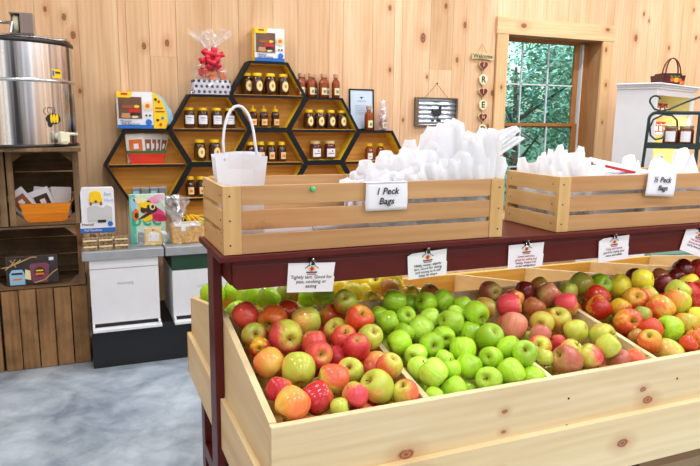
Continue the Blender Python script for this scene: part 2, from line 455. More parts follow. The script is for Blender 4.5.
for x0, x1, lb in ((-.512, -.012, 'weathered crate standing on the floor with vertical boards facing out'), (-1.03, -.522, 'weathered crate on the floor cut off by the left picture edge')):
    t = thing('wooden_crate', lb, 'crate', ((x0+x1)/2, 4.39, 0), 0, 'old wooden crates stacked under the steel tank')
    a = (x1-x0)/2; n = 5
    for i in range(n):
        q0 = -a+i*2*a/n; dx = random.uniform(-.002, .004)
        MB().box((q0+.003+dx, 0, .004), (q0+2*a/n-.003, .016, .522+random.uniform(-.004, 0))).build('face_board', M_oldl, t, bevel=.002)
    m = MB()
    m.box((-a, .016, .002), (-a+.02, .38, .52)); m.box((a-.02, .016, .002), (a, .38, .52)); m.box((-a+.02, .016, .50), (a-.02, .38, .52)); m.box((-a+.02, .36, .002), (a-.02, .38, .50))
    m.build('crate_body', M_old, t)
o = MB().box((-.9, 4.18, 1.392), (.0, 4.86, 1.414)).build('plank', M_oldv, bevel=.002)
tag(o, 'dark plank on top of the crates carrying the steel tank', 'plank')

def steel():
    k = NT('brushed_steel_painted_streaks'); c = k.coord(rnd=False)
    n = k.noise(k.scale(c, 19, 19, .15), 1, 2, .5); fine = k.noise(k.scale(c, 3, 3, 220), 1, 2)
    k.put(k.b.inputs['Base Color'], k.mix(k.mapr(n, .40, .60), lin(70, 68, 74), lin(240, 240, 246)))  # reflected streaks put into the colour as light and dark vertical bands
    k.b.inputs['Metallic'].default_value = 1
    k.put(k.b.inputs['Roughness'], k.mapr(n, .3, .7, .14, .30))
    k.bump(k.math('ADD', k.math('MULTIPLY', n, 1.0), k.math('MULTIPLY', fine, .004)), .35, .02)
    return k.m
M_steel = steel()
TR = .36
t = thing('honey_extractor', 'large round stainless steel honey tank standing on the crates', 'tank', (-.375, 4.53, 1.415))
MB().lathe([(TR, 0), (TR, .30), (TR, .60)], 64, cap1=False).build('tank_body', M_steel, t, smooth=True, autos=True)
MB().lathe([(TR+.003, .595), (TR+.007, .603), (TR+.007, .613), (TR+.002, .62), (TR-.008, .62)], 64, cap0=False, cap1=False).build('top_rim', M_dkmetal, t, smooth=True)
MB().lathe([(TR+.001, .375), (TR+.006, .381), (TR+.006, .389), (TR+.001, .395)], 64, cap0=False, cap1=False).build('seam_band', M_metal, t, smooth=True)
MB().lathe([(TR-.002, .625), (TR-.03, .635), (.1, .645), (.02, .646)], 48, cap0=True).build('lid', M_steel, t, smooth=True)
MB().lathe([(TR+.002, 0), (TR+.004, .004), (TR+.004, .014), (TR, .018)], 64, cap0=False, cap1=False).build('bottom_rim', M_dkmetal, t, smooth=True)
g = MB(); A = math.radians(-45)
Mg = Matrix.Rotation(A, 4, 'Z')
g.lathe([(.024, 0), (.024, .03), (.031, .03), (.031, .045), (.026, .046), (.026, .06)], 16, M=Mg @ T(TR-.01, 0, .062) @ Matrix.Rotation(PI/2, 4, 'Y'))
g.cbox((TR+.045, 0, .058), (.022, .07, .062), Mg)
g.tube([Mg @ Vector((TR+.045, .02, .075)), Mg @ Vector((TR+.05, .055, .078)), Mg @ Vector((TR+.052, .085, .076))], .009)
g.lathe([(.012, 0), (.014, .014)], 10, M=Mg @ T(TR+.052, .085, .070))
g.lathe([(.022, 0), (.026, .022)], 14, M=Mg @ T(TR+.045, 0, .018))
g.build('honey_gate', plain('cream_plastic_valve', lin(228, 226, 200), .4), t, bevel=.002)
lb = arc_patch(TR+.0015, math.radians(-48), math.radians(-36), .395+.01, .455).build('warning_label', M_yel, t)
arc_patch(TR+.0025, math.radians(-47.3), math.radians(-45), .415, .447, 3).build('emblem', M_bluep, lb)
arc_patch(TR+.0025, math.radians(-44), math.radians(-37.5), .430, .442, 5).build('lettering', M_ink, lb)
# bee decal
bd = oval_patch(TR+.0015, math.radians(-49), .052, .165, .032).build('bee_decal', M_blackm, t)
oval_patch(TR+.0015, math.radians(-53), .017, .137, .02).build('bee_head', M_blackm, bd)
for i, (aa, ww) in enumerate(((-51.5, .006), (-48.5, .007), (-45.3, .007))):
    oval_patch(TR+.0025, math.radians(aa), ww*1.4, .168, .027).build('bee_stripe', M_yel, bd)
wb = MB()
for (aa, zz, rw, rh) in ((-54, .21, .03, .022), (-51, .215, .026, .02)):
    pts = [((TR+.002)*math.cos(math.radians(aa)+math.cos(q*PI/8)*rw/TR), (TR+.002)*math.sin(math.radians(aa)+math.cos(q*PI/8)*rw/TR), zz+math.sin(q*PI/8)*rh) for q in range(16)]
    wb.tube(pts, .0012, 4, closed=True)
wb.build('bee_wing', M_ink, bd)
# crossbar, gear housing and crank rod over the lid
m = MB(); m.box((-.22, -.30, .624), (.20, -.262, .634)); m.build('crossbar', M_metal, t, bevel=.002)
gh = MB()
gh.box((.045, -.34, .634), (.165, -.22, .64)); gh.box((.045, -.34, .745), (.165, -.22, .752)); gh.box((.098, -.345, .64), (.165, -.335, .745)); gh.box((.155, -.34, .64), (.165, -.22, .745)); gh.box((.045, -.23, .64), (.155, -.22, .745)); 
gho = gh.build('gear_housing', plain('brown_grey_enamel', lin(140, 124, 118), .4), t, bevel=.002)
MB().lathe([(.044, 0), (.05, .006), (.05, .026), (.04, .03)], 24, M=T(.062, -.29, .692) @ Matrix.Rotation(PI/2, 4, 'Y')).build('gear', plain('pale_nylon_gear', lin(206, 206, 180), .5), gho, smooth=True, autos=True)
MB().tube([(-.36, -.29, .70), (.07, -.29, .70)], .009).build('crank_rod', M_metal, t, smooth=True)
MB().tube([(.05, -.335, .64), (.06, -.33, .70)], .012).build('bracket', M_metal, t)
MB().tube([(.27, -.20, .625), (.33, -.13, .635), (.345, -.05, .63)], .010).build('latch', M_metal, t, smooth=True)

# orange basket of sachets
M_wicker = wood('orange_stained_splint', lin(206, 104, 10), lin(246, 156, 30), 0, rough=.45)
b = thing('orange_basket', 'orange wooden basket with rope handles full of white sachets', 'basket', (-.222, 4.50, .9435))
def taper(w0, d0, w1, d1, z0, z1, th=.006):
    m = MB()
    for (A, B, C, D) in ((( -1,-1),(1,-1),0,0), ((1,-1),(1,1),0,0), ((1,1),(-1,1),0,0), ((-1,1),(-1,-1),0,0)):
        p = [(A[0]*w0, A[1]*d0, z0), (B[0]*w0, B[1]*d0, z0), (B[0]*w1, B[1]*d1, z1), (A[0]*w1, A[1]*d1, z1)]
        m.quad(p)
    m.quad([(-w0,-d0,z0),(w0,-d0,z0),(w0,d0,z0),(-w0,d0,z0)])
    return m
taper(.118, .075, .140, .095, 0, .118).build('basket_body', M_wicker, b, solid=.006)
for z0, wd in ((.052, .128), (.096, .137)):
    k = wd-.118; taper(wd+.003, .083+k*.5+.003, wd+.007, .087+k*.5+.005, z0, z0+.022).build('band', M_wicker, b, solid=.004)
M_rope = plain('tan_rope', lin(190, 140, 86), .8)
for s in (-1, 1):
    MB().tube([(s*.138, -.03, .10), (s*.160, -.030, .135), (s*.166, 0, .165), (s*.160, .030, .135), (s*.138, .03, .10)], .007).build('handle', M_rope, b)
def sachet(w, h, label, loc, rot, stripe=True, grp='white sachets in the orange basket', panel=None):
    t = thing('sachet', label, 'packet', loc, rot, grp)
    m = MB()
    n = 6
    for sg in (-1, 1):
        m.grid(lambda u, v: ((u-.5)*w, sg*.008*math.sin(PI*u)*math.sin(PI*v)+sg*.0008, v*h), n, n)
    m.build('pouch', M_paper, t, smooth=True)
    if stripe:
        MB().box((-w*.34, -.0105, h*.34), (w*.34, -.0085, h*.80)).build('brown_panel', panel or M_brown, t)
        MB().box((-w*.12, -.0115, h*.48), (w*.14, -.0105, h*.66)).build('white_emblem', M_paper, t)
    return t
for i, (dx, dy, rz, ry, lb) in enumerate(((-.045, -.03, .0, -.62, 'white sachet with big brown panel tilted in front of the orange basket'), (.018, .0, .1, -.35, 'white sachet with dark stripe in the middle of the orange basket'), (.082, .015, 0, .05, 'upright plain white sachet at the right of the orange basket'), (-.03, .04, 0, .12, 'white sachet at the back left of the orange basket'))):
    sachet(.12, .185, lb, (-.222+dx-(.03 if i == 0 else 0), 4.50+dy, .966 if i else .98), (0, ry, rz), stripe=i in (0, 1), panel=M_brown if i == 0 else M_dkbrown)

# brown gift box with soaps
t = thing('gift_box', 'brown gift box of soaps tied with raffia in the lower crate', 'box', (-.325, 4.44, .5445))
M_kraft = plain('dark_brown_box', lin(72, 54, 44), .5, vary=.15)
bx = MB(); bx.box((-.15, .0, 0), (.15, .07, .185)); bx.build('box_body', M_kraft, t, bevel=.003)
MB().box((-.142, -.003, .01), (.142, .0, .178)).build('window_front', plain('shiny_dark_window', lin(50, 38, 34), .12), t)
a1 = MB().prism([(-.13, .004), (-.045, .004), (-.045, .075), (-.058, .1), (-.115, .1), (-.13, .075)], -.012, -.004).build('pale_blue_soap', M_ltblue, t)
MB().box((-.118, -.014, .07), (-.056, -.012, .082)).build('lettering', M_ink, a1)
MB().box((-.112, -.014, .035), (-.062, -.012, .045)).build('lettering', M_orange, a1)
a2 = MB().prism([(.0, .01), (.085, .01), (.10, .12), (.088, .137), (-.005, .137), (-.016, .12)], -.014, -.004).build('plum_jar', plain('plum_label', lin(122, 62, 82), .35), t)
MB().lathe([(.030, 0), (.030, .003)], 20, M=T(.042, -.014, .082) @ Matrix.Rotation(PI/2, 4, 'X')).build('round_emblem', M_dkbrown, a2)
MB().box((.018, -.0195, .062), (.066, -.017, .076)).build('flame_print', M_orange, a2)
MB().box((.022, -.0195, .086), (.062, -.017, .094)).build('lettering', M_yel, a2)
MB().prism([(-.045, .04), (-.01, .03), (-.012, .09), (-.04, .1)], -.010, -.004).build('cream_tag', M_cream, t)
r = MB(); 
for pts in ([(-.17,-.012,.118),(-.12,-.016,.125),(-.06,-.014,.165)], [(-.15,-.012,.105),(-.11,-.02,.14),(-.09,-.016,.17),(-.12,-.014,.165),(-.09,-.014,.12)], [(-.1,-.014,.135),(0,-.012,.178),(.03,-.01,.175)], [(.01,-.016,.012),(.07,-.018,.03),(.12,-.012,.075),(.145,-.01,.09)]): r.tube(pts, .0035, 5)
r.build('raffia_bow', plain('raffia', lin(206, 168, 112), .8), t)
MB().box((.098, -.006, .15), (.125, -.004, .17)).build('price_tag', M_paper, t)

# ------------------------------------------------------------------ beehives
o = MB().box((.0, 4.25, 0), (1.55, 4.80, .262)).build('hive_stand', plain('black_stand_paint', lin(20, 21, 26), .5), bevel=.003)
tag(o, 'low black plinth on the floor carrying the white hives', 'stand')
def hive(x0, boxes, lb):
    t = thing('beehive', lb, 'beehive', (x0, 4.22, .263), 0, 'wooden hives used as display stands')
    w = .484
    MB().box((-.004, -.02, .455), (w, .54, .512)).build('metal_cover', M_galv, t, bevel=.004)
    for (z0, z1, m) in boxes:
        B = MB()
        B.box((.036, .012, z0), (w-.036, .50, z1-.0015))
        # front skin around a scooped hand hold
        cx, hz, hw, hh = w/2, (z0+z1)/2, .05, .011
        if z1-z0 > .2:
            cz = z0+(z1-z0)*.60
            for lo, hi in (((.036, 0, z0), (cx-hw, .012, z1-.0015)), ((cx+hw, 0, z0), (w-.036, .012, z1-.0015)), ((cx-hw, 0, z0), (cx+hw, .012, cz-hh)), ((cx-hw, 0, cz+hh), (cx+hw, .012, z1-.0015))): B.box(lo, hi)
        else: B.box((.036, 0, z0), (w-.036, .012, z1-.0015))
        B.build('hive_box', m, t)
    if len(boxes) == 1: MB().box((.034, -.002, .395), (w-.034, .0, .398)).build('joint_line', M_grey, t)
    bb = MB(); bb.box((.036, -.055, .0), (w-.030, .50, .018)); bb.box((.036, -.035, .018), (.05, .5, .042)); bb.box((w-.05, -.035, .018), (w-.036, .5, .042)); bb.build('bottom_board', M_white, t, bevel=.002)
    MB().box((.05, .0, .019), (w-.05, .01, .041)).build('entrance_slot', M_blackm, t)
    return t
hive(-.028, [(.043, .454, M_white)], 'white wooden hive with soap and bee toys on its lid')
hive(.470, [(.043, .352, M_white), (.354, .454, plain('dark_green_paint', lin(24, 62, 44), .5))], 'white hive with a dark green band under its lid')
hive(.968, [(.043, .352, M_white), (.354, .454, plain('dark_green_paint_b', lin(24, 62, 44), .5))], 'hive mostly hidden behind the left end of the apple table')

# soap bars on the hive lid
def comb_bar(loc, lb):
    t = thing('honeycomb_slab', lb, 'soap', loc, 0, 'wrapped brown slabs on the hive lid')
    MB().box((-.043, 0, 0), (.043, .055, .019)).build('slab', M_bark, t, bevel=.002); MB().box((-.042, .001, .028), (.042, .055, .038)).build('top_slab', M_bark, t, bevel=.002)
    MB().box((-.040, -.001, .019), (.040, .055, .028)).build('cream_layer', M_cream, t, bevel=.003)
    return t
def bark():
    k = NT('speckled_brown'); c = k.coord(); n = k.noise(c, 90, 4, .7)
    k.put(k.b.inputs['Base Color'], k.mix(k.mapr(n, .4, .6), lin(74, 50, 34), lin(176, 146, 108))); k.b.inputs['Roughness'].default_value = .5; return k.m
M_bark = bark()
for i in range(3):
    for j in range(2):
        comb_bar((.02+i*.092, 4.235+.004*i, .776+j*.039), '%s wrapped brown slab %s on the hive lid' % (('left', 'middle', 'right')[i], ('at the bottom', 'on top')[j]))
# support block row behind the slabs
for i in range(2):
    t = comb_bar((.025+i*.10, 4.36, .776), ('left', 'right')[i]+' brown slab directly under the bee toy carton'); t.scale = (1.08, 2.2, 2.25)

def toy_carton(name, label, loc, w, h, d, rz, lean=0, kind=0):
    """display carton with a cut-out window, yellow corner flash and blue bottom strip"""
    t = thing(name, label, 'toy box', loc, (lean, 0, rz), 'boxed bee toys')
    B = MB(); B.box((-w/2, 0.004, 0), (w/2, d, h)); B.build('carton', M_paper, t, bevel=.002)
    F = -.0
    def pf(nm, poly, m, y=0, parent=None): return MB().prism([(x*w-w/2, z*h) for x, z in poly], F-.001-y, F+.004).build(nm, m, parent or t)
    rect = lambda x0, x1, z0, z1: [(x0, z0), (x1, z0), (x1, z1), (x0, z1)]
    if kind in (0, 1):
        pf('window', rect(.04, .68, .27, .86), plain('toy_window_brown', lin(112, 76, 50), .3, vary=.25))
        pf('blue_strip', rect(0, 1, 0, .10), M_bluep)
        pf('yellow_flash', [(0, .84), (.38, .84), (.44, 1), (0, 1)], M_yel, .001)
        pf('red_emblem', rect(.12, .30, .91, .96), M_redp, .002)
        for (x0, x1, z0, z1, m) in ((.12, .46, .56, .64, M_brown), (.1, .4, .30, .42, plain('wood_toy', lin(196, 140, 96), .5)), (.30, .62, .44, .54, M_redp), (.34, .62, .36, .44, M_dkbrown), (.36, .56, .30, .36, M_cream), (.46, .6, .58, .64, M_yel)):
            pf('toy', [(x0, z0), ((x0+x1)/2, z0-.02), (x1, z0), (x1+.02, (z0+z1)/2), (x1-.04, z1), (x0+.03, z1)], m, .004)
        cz = h*.62; MB().lathe([(w*.13, 0), (w*.13, .003)], 20, M=T(w*.34, -.001, cz) @ Matrix.Rotation(PI/2, 4, 'X')).build('round_picture', M_cream, t)
        MB().lathe([(w*.07, 0), (w*.07, .003)], 6, M=T(w*.34, -.0035, cz) @ Matrix.Rotation(PI/2, 4, 'X')).build('round_picture', M_orange, t)
        MB().lathe([(w*.09, 0), (w*.09, .003)], 20, M=T(w*.36, -.001, h*.17) @ Matrix.Rotation(PI/2, 4, 'X')).build('blue_disc', M_bluep, t)
        for sx in (.3, .4): MB().lathe([(w*.03, 0), (w*.03, .003)], 10, M=T(w*sx, -.001, h*.36) @ Matrix.Rotation(PI/2, 4, 'X')).build('bee_dot', M_dkbrown, t)
        text('Musical', h*.10, plain('navy', lin(36, 44, 110), .5), t, (-w*.27, -.003, h*.20))
        text('Fall Beehive', h*.10, plain('navy', lin(36, 44, 110), .5), t, (-w*.14, -.003, h*.125))
    return t
tc = toy_carton('toy_carton', 'bee toy carton standing on top of the highest hexagon shelf', (1.362, 4.89, 2.0255), .232, .24, .09, 0)
MB().box((-.1175, .004, .0), (-.1162, .09, .24)).build('yellow_side', M_yel, tc)
t2 = toy_carton('toy_carton', 'bee toy carton with yellow wing flap on the left hexagon shelf', (.372, 4.875, 1.5175), .245, .255, .09, 0, kind=1)
MB().prism([(.123, .0), (.205, .0), (.222, .05), (.215, .12), (.19, .19), (.135, .252), (.123, .255)], .0, .012).build('yellow_flap', M_yel, t2)
MB().prism([(.15, .03), (.235, .03), (.262, .07), (.25, .13), (.225, .16), (.20, .21), (.15, .25)], .014, .03).build('blue_wing', M_ltblue, t2)
for (x, z, m) in ((.15, .06, M_dkbrown), (.185, .075, M_bluep), (.17, .03, M_redp), (.14, .205, M_dkbrown), (.162, .19, M_redp)):
    MB().lathe([(.010, 0), (.010, .004)], 10, M=T(x, 0, z) @ Matrix.Rotation(PI/2, 4, 'X')).build('bee_print', m, t2)
MB().box((.136, -.002, .14), (.19, .0, .15)).build('lettering', M_brown, t2); MB().box((.136, -.002, .115), (.20, .0, .125)).build('lettering', M_brown, t2)
# third carton on the hive
t3 = thing('toy_carton', 'white and blue toy carton with yellow beehive shape behind the brown slabs', 'toy box', (.075, 4.40, .8645), (0, 0, 0), 'boxed bee toys')
MB().prism([(-.105, 0), (.105, 0), (.105, .275), (.095, .285), (-.085, .285), (-.105, .24)], .0, .08).build('carton', M_paper, t3, bevel=.002)
MB().box((-.105, -.002, 0), (.105, 0, .062)).build('white_band', M_paper, t3)
MB().box((-.106, -.003, 0), (.106, 0, .028)).build('blue_strip', M_bluep, t3)
MB().prism([(-.048, .205), (-.036, .258), (-.018, .268), (.008, .268), (.026, .258), (.036, .205), (.02, .192), (-.034, .192)], -.008, 0).build('yellow_hive', M_yel, t3, bevel=.004)
MB().box((-.012, -.010, .193), (.002, -.008, .206)).build('hive_door', M_dkbrown, t3)
MB().box((-.042, -.006, .175), (-.03, 0, .195)).build('hive_leg', M_brown, t3); MB().box((.02, -.006, .175), (.032, 0, .195)).build('hive_leg', M_brown, t3)
MB().prism([(-.06, .07), (.09, .07), (.09, .16), (.06, .175), (.03, .155), (-.01, .175), (-.06, .16)], -.004, 0).build('pale_relief', plain('pale_grey_card', lin(200, 204, 208), .6), t3)
MB().box((0, -.005, .062), (.05, -.002, .08)).build('dark_slot', M_ink, t3)
MB().lathe([(.016, 0), (.016, .003)], 18, M=T(.075, -.003, .052) @ Matrix.Rotation(PI/2, 4, 'X')).build('blue_disc', M_bluep, t3)
text('Musical', .024, M_ink, t3, (-.06, -.004, .052)); text('Fall Beehive', .022, M_white, t3, (-.03, -.0045, .014))
text('Bee', .03, M_ltblue, t3, (.068, -.002, .245)); text('Hive', .03, M_ltblue, t3, (.072, -.002, .205))

# bee picture box
t = thing('picture_box', 'tall flat box printed with a colourful bee and the word bee', 'box', (.385, 4.40, .7765))
MB().box((-.112, 0, 0), (.112, .05, .322)).build('box_body', plain('pale_mint_card', lin(196, 224, 202), .5), t, bevel=.002)
def blob(cx, cz, rx, rz, m, y=.001, a=0, nm='print', n=16):
    M = T(cx, -y, cz) @ Matrix.Rotation(a, 4, 'Y')
    pts = [(rx*math.cos(2*PI*i/n), rz*math.sin(2*PI*i/n)) for i in range(n)]
    return MB().prism(pts, -.0006, .0006, M).build(nm, m, t)
MB().box((-.112, -.0012, 0), (-.075, 0, .322)).build('print', M_teal, t); blob(-.09, .26, .016, .05, M_ltblue, .0015)
blob(-.03, .275, .06, .022, M_cream, .0015, .3); blob(.05, .285, .06, .028, plain('soft_pink', lin(230, 150, 190), .5), .0015, -.4)
blob(.045, .19, .075, .045, M_pink, .002, .5); blob(.075, .165, .05, .022, plain('crimson_print', lin(190, 30, 80), .5), .003, .3)
blob(.0, .235, .055, .036, M_yel, .003); blob(.02, .225, .042, .03, M_dkbrown, .004); blob(.03, .24, .018, .022, M_cream, .005); blob(.032, .24, .010, .013, M_dkbrown, .006)
blob(-.025, .225, .02, .026, M_dkbrown, .005, .3); blob(-.075, .19, .02, .04, M_orange, .004); blob(-.072, .185, .012, .02, M_dkbrown, .005); blob(-.03, .25, .03, .012, M_yel, .006, .5)
blob(.0, .165, .035, .02, M_yel, .003, -.4); blob(-.01, .185, .05, .010, M_dkbrown, .0045, -.5)
text('bee', .13, plain('teal_letters', lin(30, 170, 140), .5), t, (-.01, -.0015, .155), offset=.002)

# small wrapped bag with yellow card
t = thing('treat_bag', 'small clear bag with yellow card and white sticker on the hive lid', 'bag', (.385, 4.285, .7765))
MB().box((-.035, 0, .004), (.07, .03, .115)).build('yellow_card', plain('mustard_card', lin(232, 190, 80), .5), t, bevel=.003)
MB().prism([(-.016, .03), (.05, .03), (.056, .08), (.03, .092), (-.01, .085)], -.003, 0).build('sticker', M_paper, t)
MB().lathe([(.006, 0), (.006, .003)], 10, M=T(.018, -.0, .103) @ Matrix.Rotation(PI/2, 4, 'X')).build('eyelet', M_ink, t)
for sx in (.0, .035): MB().lathe([(.003, 0), (.003, .002)], 8, M=T(sx, -.003, .06) @ Matrix.Rotation(PI/2, 4, 'X')).build('dot', M_ink, t)
MB().grid(lambda u, v: (-.085+.19*u+.01*math.sin(9*v+4*u), -.006-.01*math.sin(PI*u)-.004*math.sin(17*u+11*v), .004+.125*v), 14, 12).build('clear_wrap', M_film, t, smooth=True)
MB().box((-.075, 0, .002), (-.04, .03, .09)).build('contents', M_grey, t, bevel=.006)

# cellophane wrapped honeycomb parcel
t = thing('wrapped_parcel', 'honeycomb coloured parcel wrapped in crinkled cellophane with yellow ribbon', 'gift', (.625, 4.285, .7765))
MB().box((-.105, 0, 0), (.105, .13, .125)).build('comb_block', M_comb, t, bevel=.012)
MB().box((-.09, .0, .1), (.09, .12, .132)).build('white_filling', M_bag, t, bevel=.01)
MB().box((-.045, -.004, .085), (-.015, 0, .112)).build('price_tag', M_paper, t)
rnd = random.Random(5)
def crinkle(fn, nu, nv, amp):
    return MB().grid(lambda u, v: tuple(c+rnd.uniform(-amp, amp) for c in fn(u, v)), nu, nv)
crinkle(lambda u, v: ((-.13+.25*u)*(1-.1*v), -.02-.01*math.sin(PI*u), .002+.15*v), 14, 10, .005).build('cellophane', film_mat('thin_cellophane', alpha=.10), t)
crinkle(lambda u, v: (-.06+(.02+.09*v)*math.cos(2*PI*u)-.02*v, .05+(.02+.05*v)*math.sin(2*PI*u), .14+.17*v), 22, 10, .012).build('cellophane_top', M_film, t)
rb = MB()
for i in range(16):
    a = rnd.uniform(0, PI); l = rnd.uniform(.05, .12)
    rb.tube([(-.0, .04, .15), (.04*math.cos(a)+.02, .02, .17+.02*math.sin(a)), (.03+l*math.cos(a*.8), -.0, .145+rnd.uniform(-.02, .05))], .003, 5)
rb.build('yellow_ribbon', M_yel, t)
t = thing('squeeze_bottle', 'green bottle lying behind the wrapped parcel beside yellow ribbons', 'bottle', (.74, 4.50, .885), (0, PI/2, .3))
MB().lathe([(.022, 0), (.028, .01), (.03, .10), (.02, .13), (.01, .15)], 14).build('bottle_body', M_green, t, smooth=True)
o = MB().box((.62, 4.45, .777), (.94, 4.62, .852)).build('yellow_carton', M_yel, bevel=.003); tag(o, 'low yellow carton under the green bottle behind the parcel', 'box')

# ------------------------------------------------------------------ hexagon wall shelves
HR, HH = .2992, .2534
def hexagon(cx, cz, lb):
    t = thing('hexagon_shelf', lb, 'shelf', (cx, 4.85, cz), 0, 'black and yellow honeycomb wall shelves')
    V = [(HR, 0), (HR/2, HH), (-HR/2, HH), (-HR, 0), (-HR/2, -HH), (HR/2, -HH)]
    k = .925
    out = MB(); inn = MB(); rim = MB()
    for i in range(6):
        a, b = V[i], V[(i+1) % 6]; a2, b2 = (a[0]*k, a[1]*k), (b[0]*k, b[1]*k)
        m2 = .965; am, bm_ = (a[0]*m2, a[1]*m2), (b[0]*m2, b[1]*m2)
        out.prism([a, b, bm_, am], .008, .149); inn.prism([am, bm_, b2, a2], .008, .149); rim.prism([a, b, b2, a2], -.003, .008)
    out.build('outer_frame', M_black, t); inn.build('yellow_lining', M_yply, t); rim.build('black_rim', M_black, t)
    e = HR*k-.012
    MB().box((-e, .008, -.008), (e, .147, .008)).build('middle_shelf', M_amberply, t)
    MB().box((-e, -.003, -.014), (e, .008, .004)).build('shelf_edge', M_black, t)
    MB().prism([(x*.93, z*.93) for x, z in V], .142, .1485).build('back_panel', M_amberply, t)
    return t
PX = .4495; C1 = .4425
hexes = {(0, 0): (1.258, 'hexagon shelf at the far left, holding the red basket'), (1, 1): (1.512, 'hexagon shelf with white-labelled jars, second column, upper'), (1, -1): (1.003, 'hexagon shelf low in the second column, above the wrapped parcel'),
  (2, 2): (1.766, 'topmost hexagon shelf, under the bee toy carton'), (2, 0): (1.258, 'hexagon shelf directly below the topmost one'), (3, 1): (1.512, 'hexagon shelf with amber bottles on its top, fourth column'),
  (3, -1): (1.003, 'hexagon shelf low in the fourth column, behind the bag crate'), (4, 0): (1.258, 'hexagon shelf at the far right with two amber bottles')}
for (c, r), (z, lb) in hexes.items(): hexagon(C1+c*PX, z, lb)

def honey_jar(kind):
    """returns a prototype; base at the origin, label faces -Y"""
    t = thing('honey_jar', 'x', 'jar')
    if kind == 'oval':
        MB().lathe([(.036, 0), (.043, .006), (.045, .03), (.045, .10), (.038, .128), (.030, .137)], 20).build('jar_body', M_honeydk, t, smooth=True)
        MB().lathe([(.034, .137), (.035, .139), (.035, .157), (.033, .16)], 20).build('lid', M_yel, t, smooth=True, autos=True)
        l = oval_patch(.0462, -PI/2+.25, .029, .066, .04).build('label', plain('yellow_label_border', lin(214, 176, 70), .5), t, smooth=True)
        oval_patch(.0470, -PI/2+.25, .024, .066, .034).build('label_centre', M_cream, l, smooth=True)
        oval_patch(.0476, -PI/2+.25, .010, .068, .014).build('bee_print', plain('tan_print', lin(196, 140, 60), .5), l, smooth=True)
    if kind == 'white':
        MB().lathe([(.038, 0), (.044, .005), (.045, .03), (.045, .12), (.040, .138), (.032, .145)], 20).build('jar_body', M_honeydk, t, smooth=True)
        MB().lathe([(.036, .145), (.037, .147), (.037, .163), (.035, .166)], 20).build('lid', M_yel, t, smooth=True, autos=True)
        l = arc_patch(.0462, -PI/2-.85, -PI/2+.85, .035, .105, 12).build('label', M_labw, t, smooth=True)
        arc_patch(.0468, -PI/2-.45, -PI/2+.45, .082, .088, 8).build('lettering', M_bluep, l); arc_patch(.0468, -PI/2-.35, -PI/2+.35, .066, .069, 8).build('lettering', M_grey, l)
    if kind == 'bear':
        MB().lathe([(.026, 0), (.033, .006), (.034, .04), (.027, .058), (.033, .08), (.030, .105), (.018, .118)], 18).build('bottle_body', M_honeydk, t, smooth=True)
        MB().lathe([(.022, .118), (.0225, .136), (.014, .139), (.006, .142), (.004, .165)], 16).build('cone_cap', M_yel, t, smooth=True, autos=True)
        l = arc_patch(.0348, -PI/2-.6, -PI/2+.75, .016, .062, 8).build('label', plain('peach_label', lin(232, 196, 138), .5), t, smooth=True)
        arc_patch(.0354, -PI/2-.3, -PI/2+.4, .028, .046, 6).build('bee_print', M_orange, l)
    if kind == 'flat':
        MB().lathe([(.030, 0), (.036, .006), (.037, .05), (.036, .10), (.022, .128)], 18).build('bottle_body', M_honeydk, t, smooth=True)
        MB().lathe([(.025, .128), (.027, .130), (.027, .150), (.024, .154)], 16).build('lid', M_yel, t, smooth=True, autos=True)
        l = arc_patch(.0378, -PI/2-.5, -PI/2+.7, .022, .075, 8).build('label', plain('peach_label2', lin(236, 204, 150), .5), t, smooth=True)
        arc_patch(.0384, -PI/2-.2, -PI/2+.4, .036, .056, 6).build('bee_print', M_orange, l)
    if kind == 'square':
        MB().lathe([(.038, 0), (.045, .005), (.046, .03), (.046, .10), (.042, .118), (.034, .126)], 20).build('jar_body', plain('berry_honey', lin(84, 22, 20), .1, coat=.5), t, smooth=True)
        MB().lathe([(.037, .126), (.038, .128), (.038, .146), (.036, .148)], 20).build('lid', M_goldlid, t, smooth=True, autos=True)
        l = arc_patch(.0470, -PI/2-.8, -PI/2+.9, .024, .088, 12).build('label', M_labw, t, smooth=True)
        oval_patch(.0478, -PI/2+.2, .008, .070, .007).build('red_emblem', M_redp, l); arc_patch(.0478, -PI/2-.5, -PI/2+.6, .048, .053, 8).build('lettering', M_ink, l)
    if kind == 'amber':
        MB().lathe([(.027, 0), (.034, .006), (.035, .05), (.034, .09), (.018, .115)], 18).build('bottle_body', M_honeymid, t, smooth=True)
        MB().lathe([(.024, .115), (.025, .117), (.025, .134), (.022, .137)], 16).build('lid', M_yel, t, smooth=True, autos=True)
        l = arc_patch(.0360, -PI/2-.5, -PI/2+.75, .012, .062, 8).build('label', M_labw, t, smooth=True)
        arc_patch(.0366, -PI/2-.25, -PI/2+.5, .030, .034, 6).build('lettering', M_ink, l)
    if kind == 'syrup':
        MB().lathe([(.030, 0), (.035, .005), (.035, .115), (.030, .135), (.016, .150), (.016, .165)], 18).build('bottle_body', M_amber, t, smooth=True)
        MB().lathe([(.021, .160), (.022, .162), (.022, .190), (.020, .192)], 14).build('cork_cap', M_cork, t, smooth=True, autos=True)
        l = arc_patch(.0360, -PI/2-.5, -PI/2+.8, .022, .078, 8).build('label', M_cream, t, smooth=True)
        arc_patch(.0366, -PI/2-.1, -PI/2+.55, .035, .06, 6).build('lettering', M_grey, l)
    return t
protos = {}
def put_jar(kind, x, y, z, label, group, sc_=1., rz=0):
    if kind not in protos: p = protos[kind] = honey_jar(kind); p.location = (x, y, z); p.rotation_euler = (0, 0, rz)
    else: p = dup(protos[kind], (x, y, z), rz)
    p.scale = (sc_, sc_, sc_)
    tag(p, label, 'jar' if kind in ('oval', 'white', 'square') else 'bottle', group)
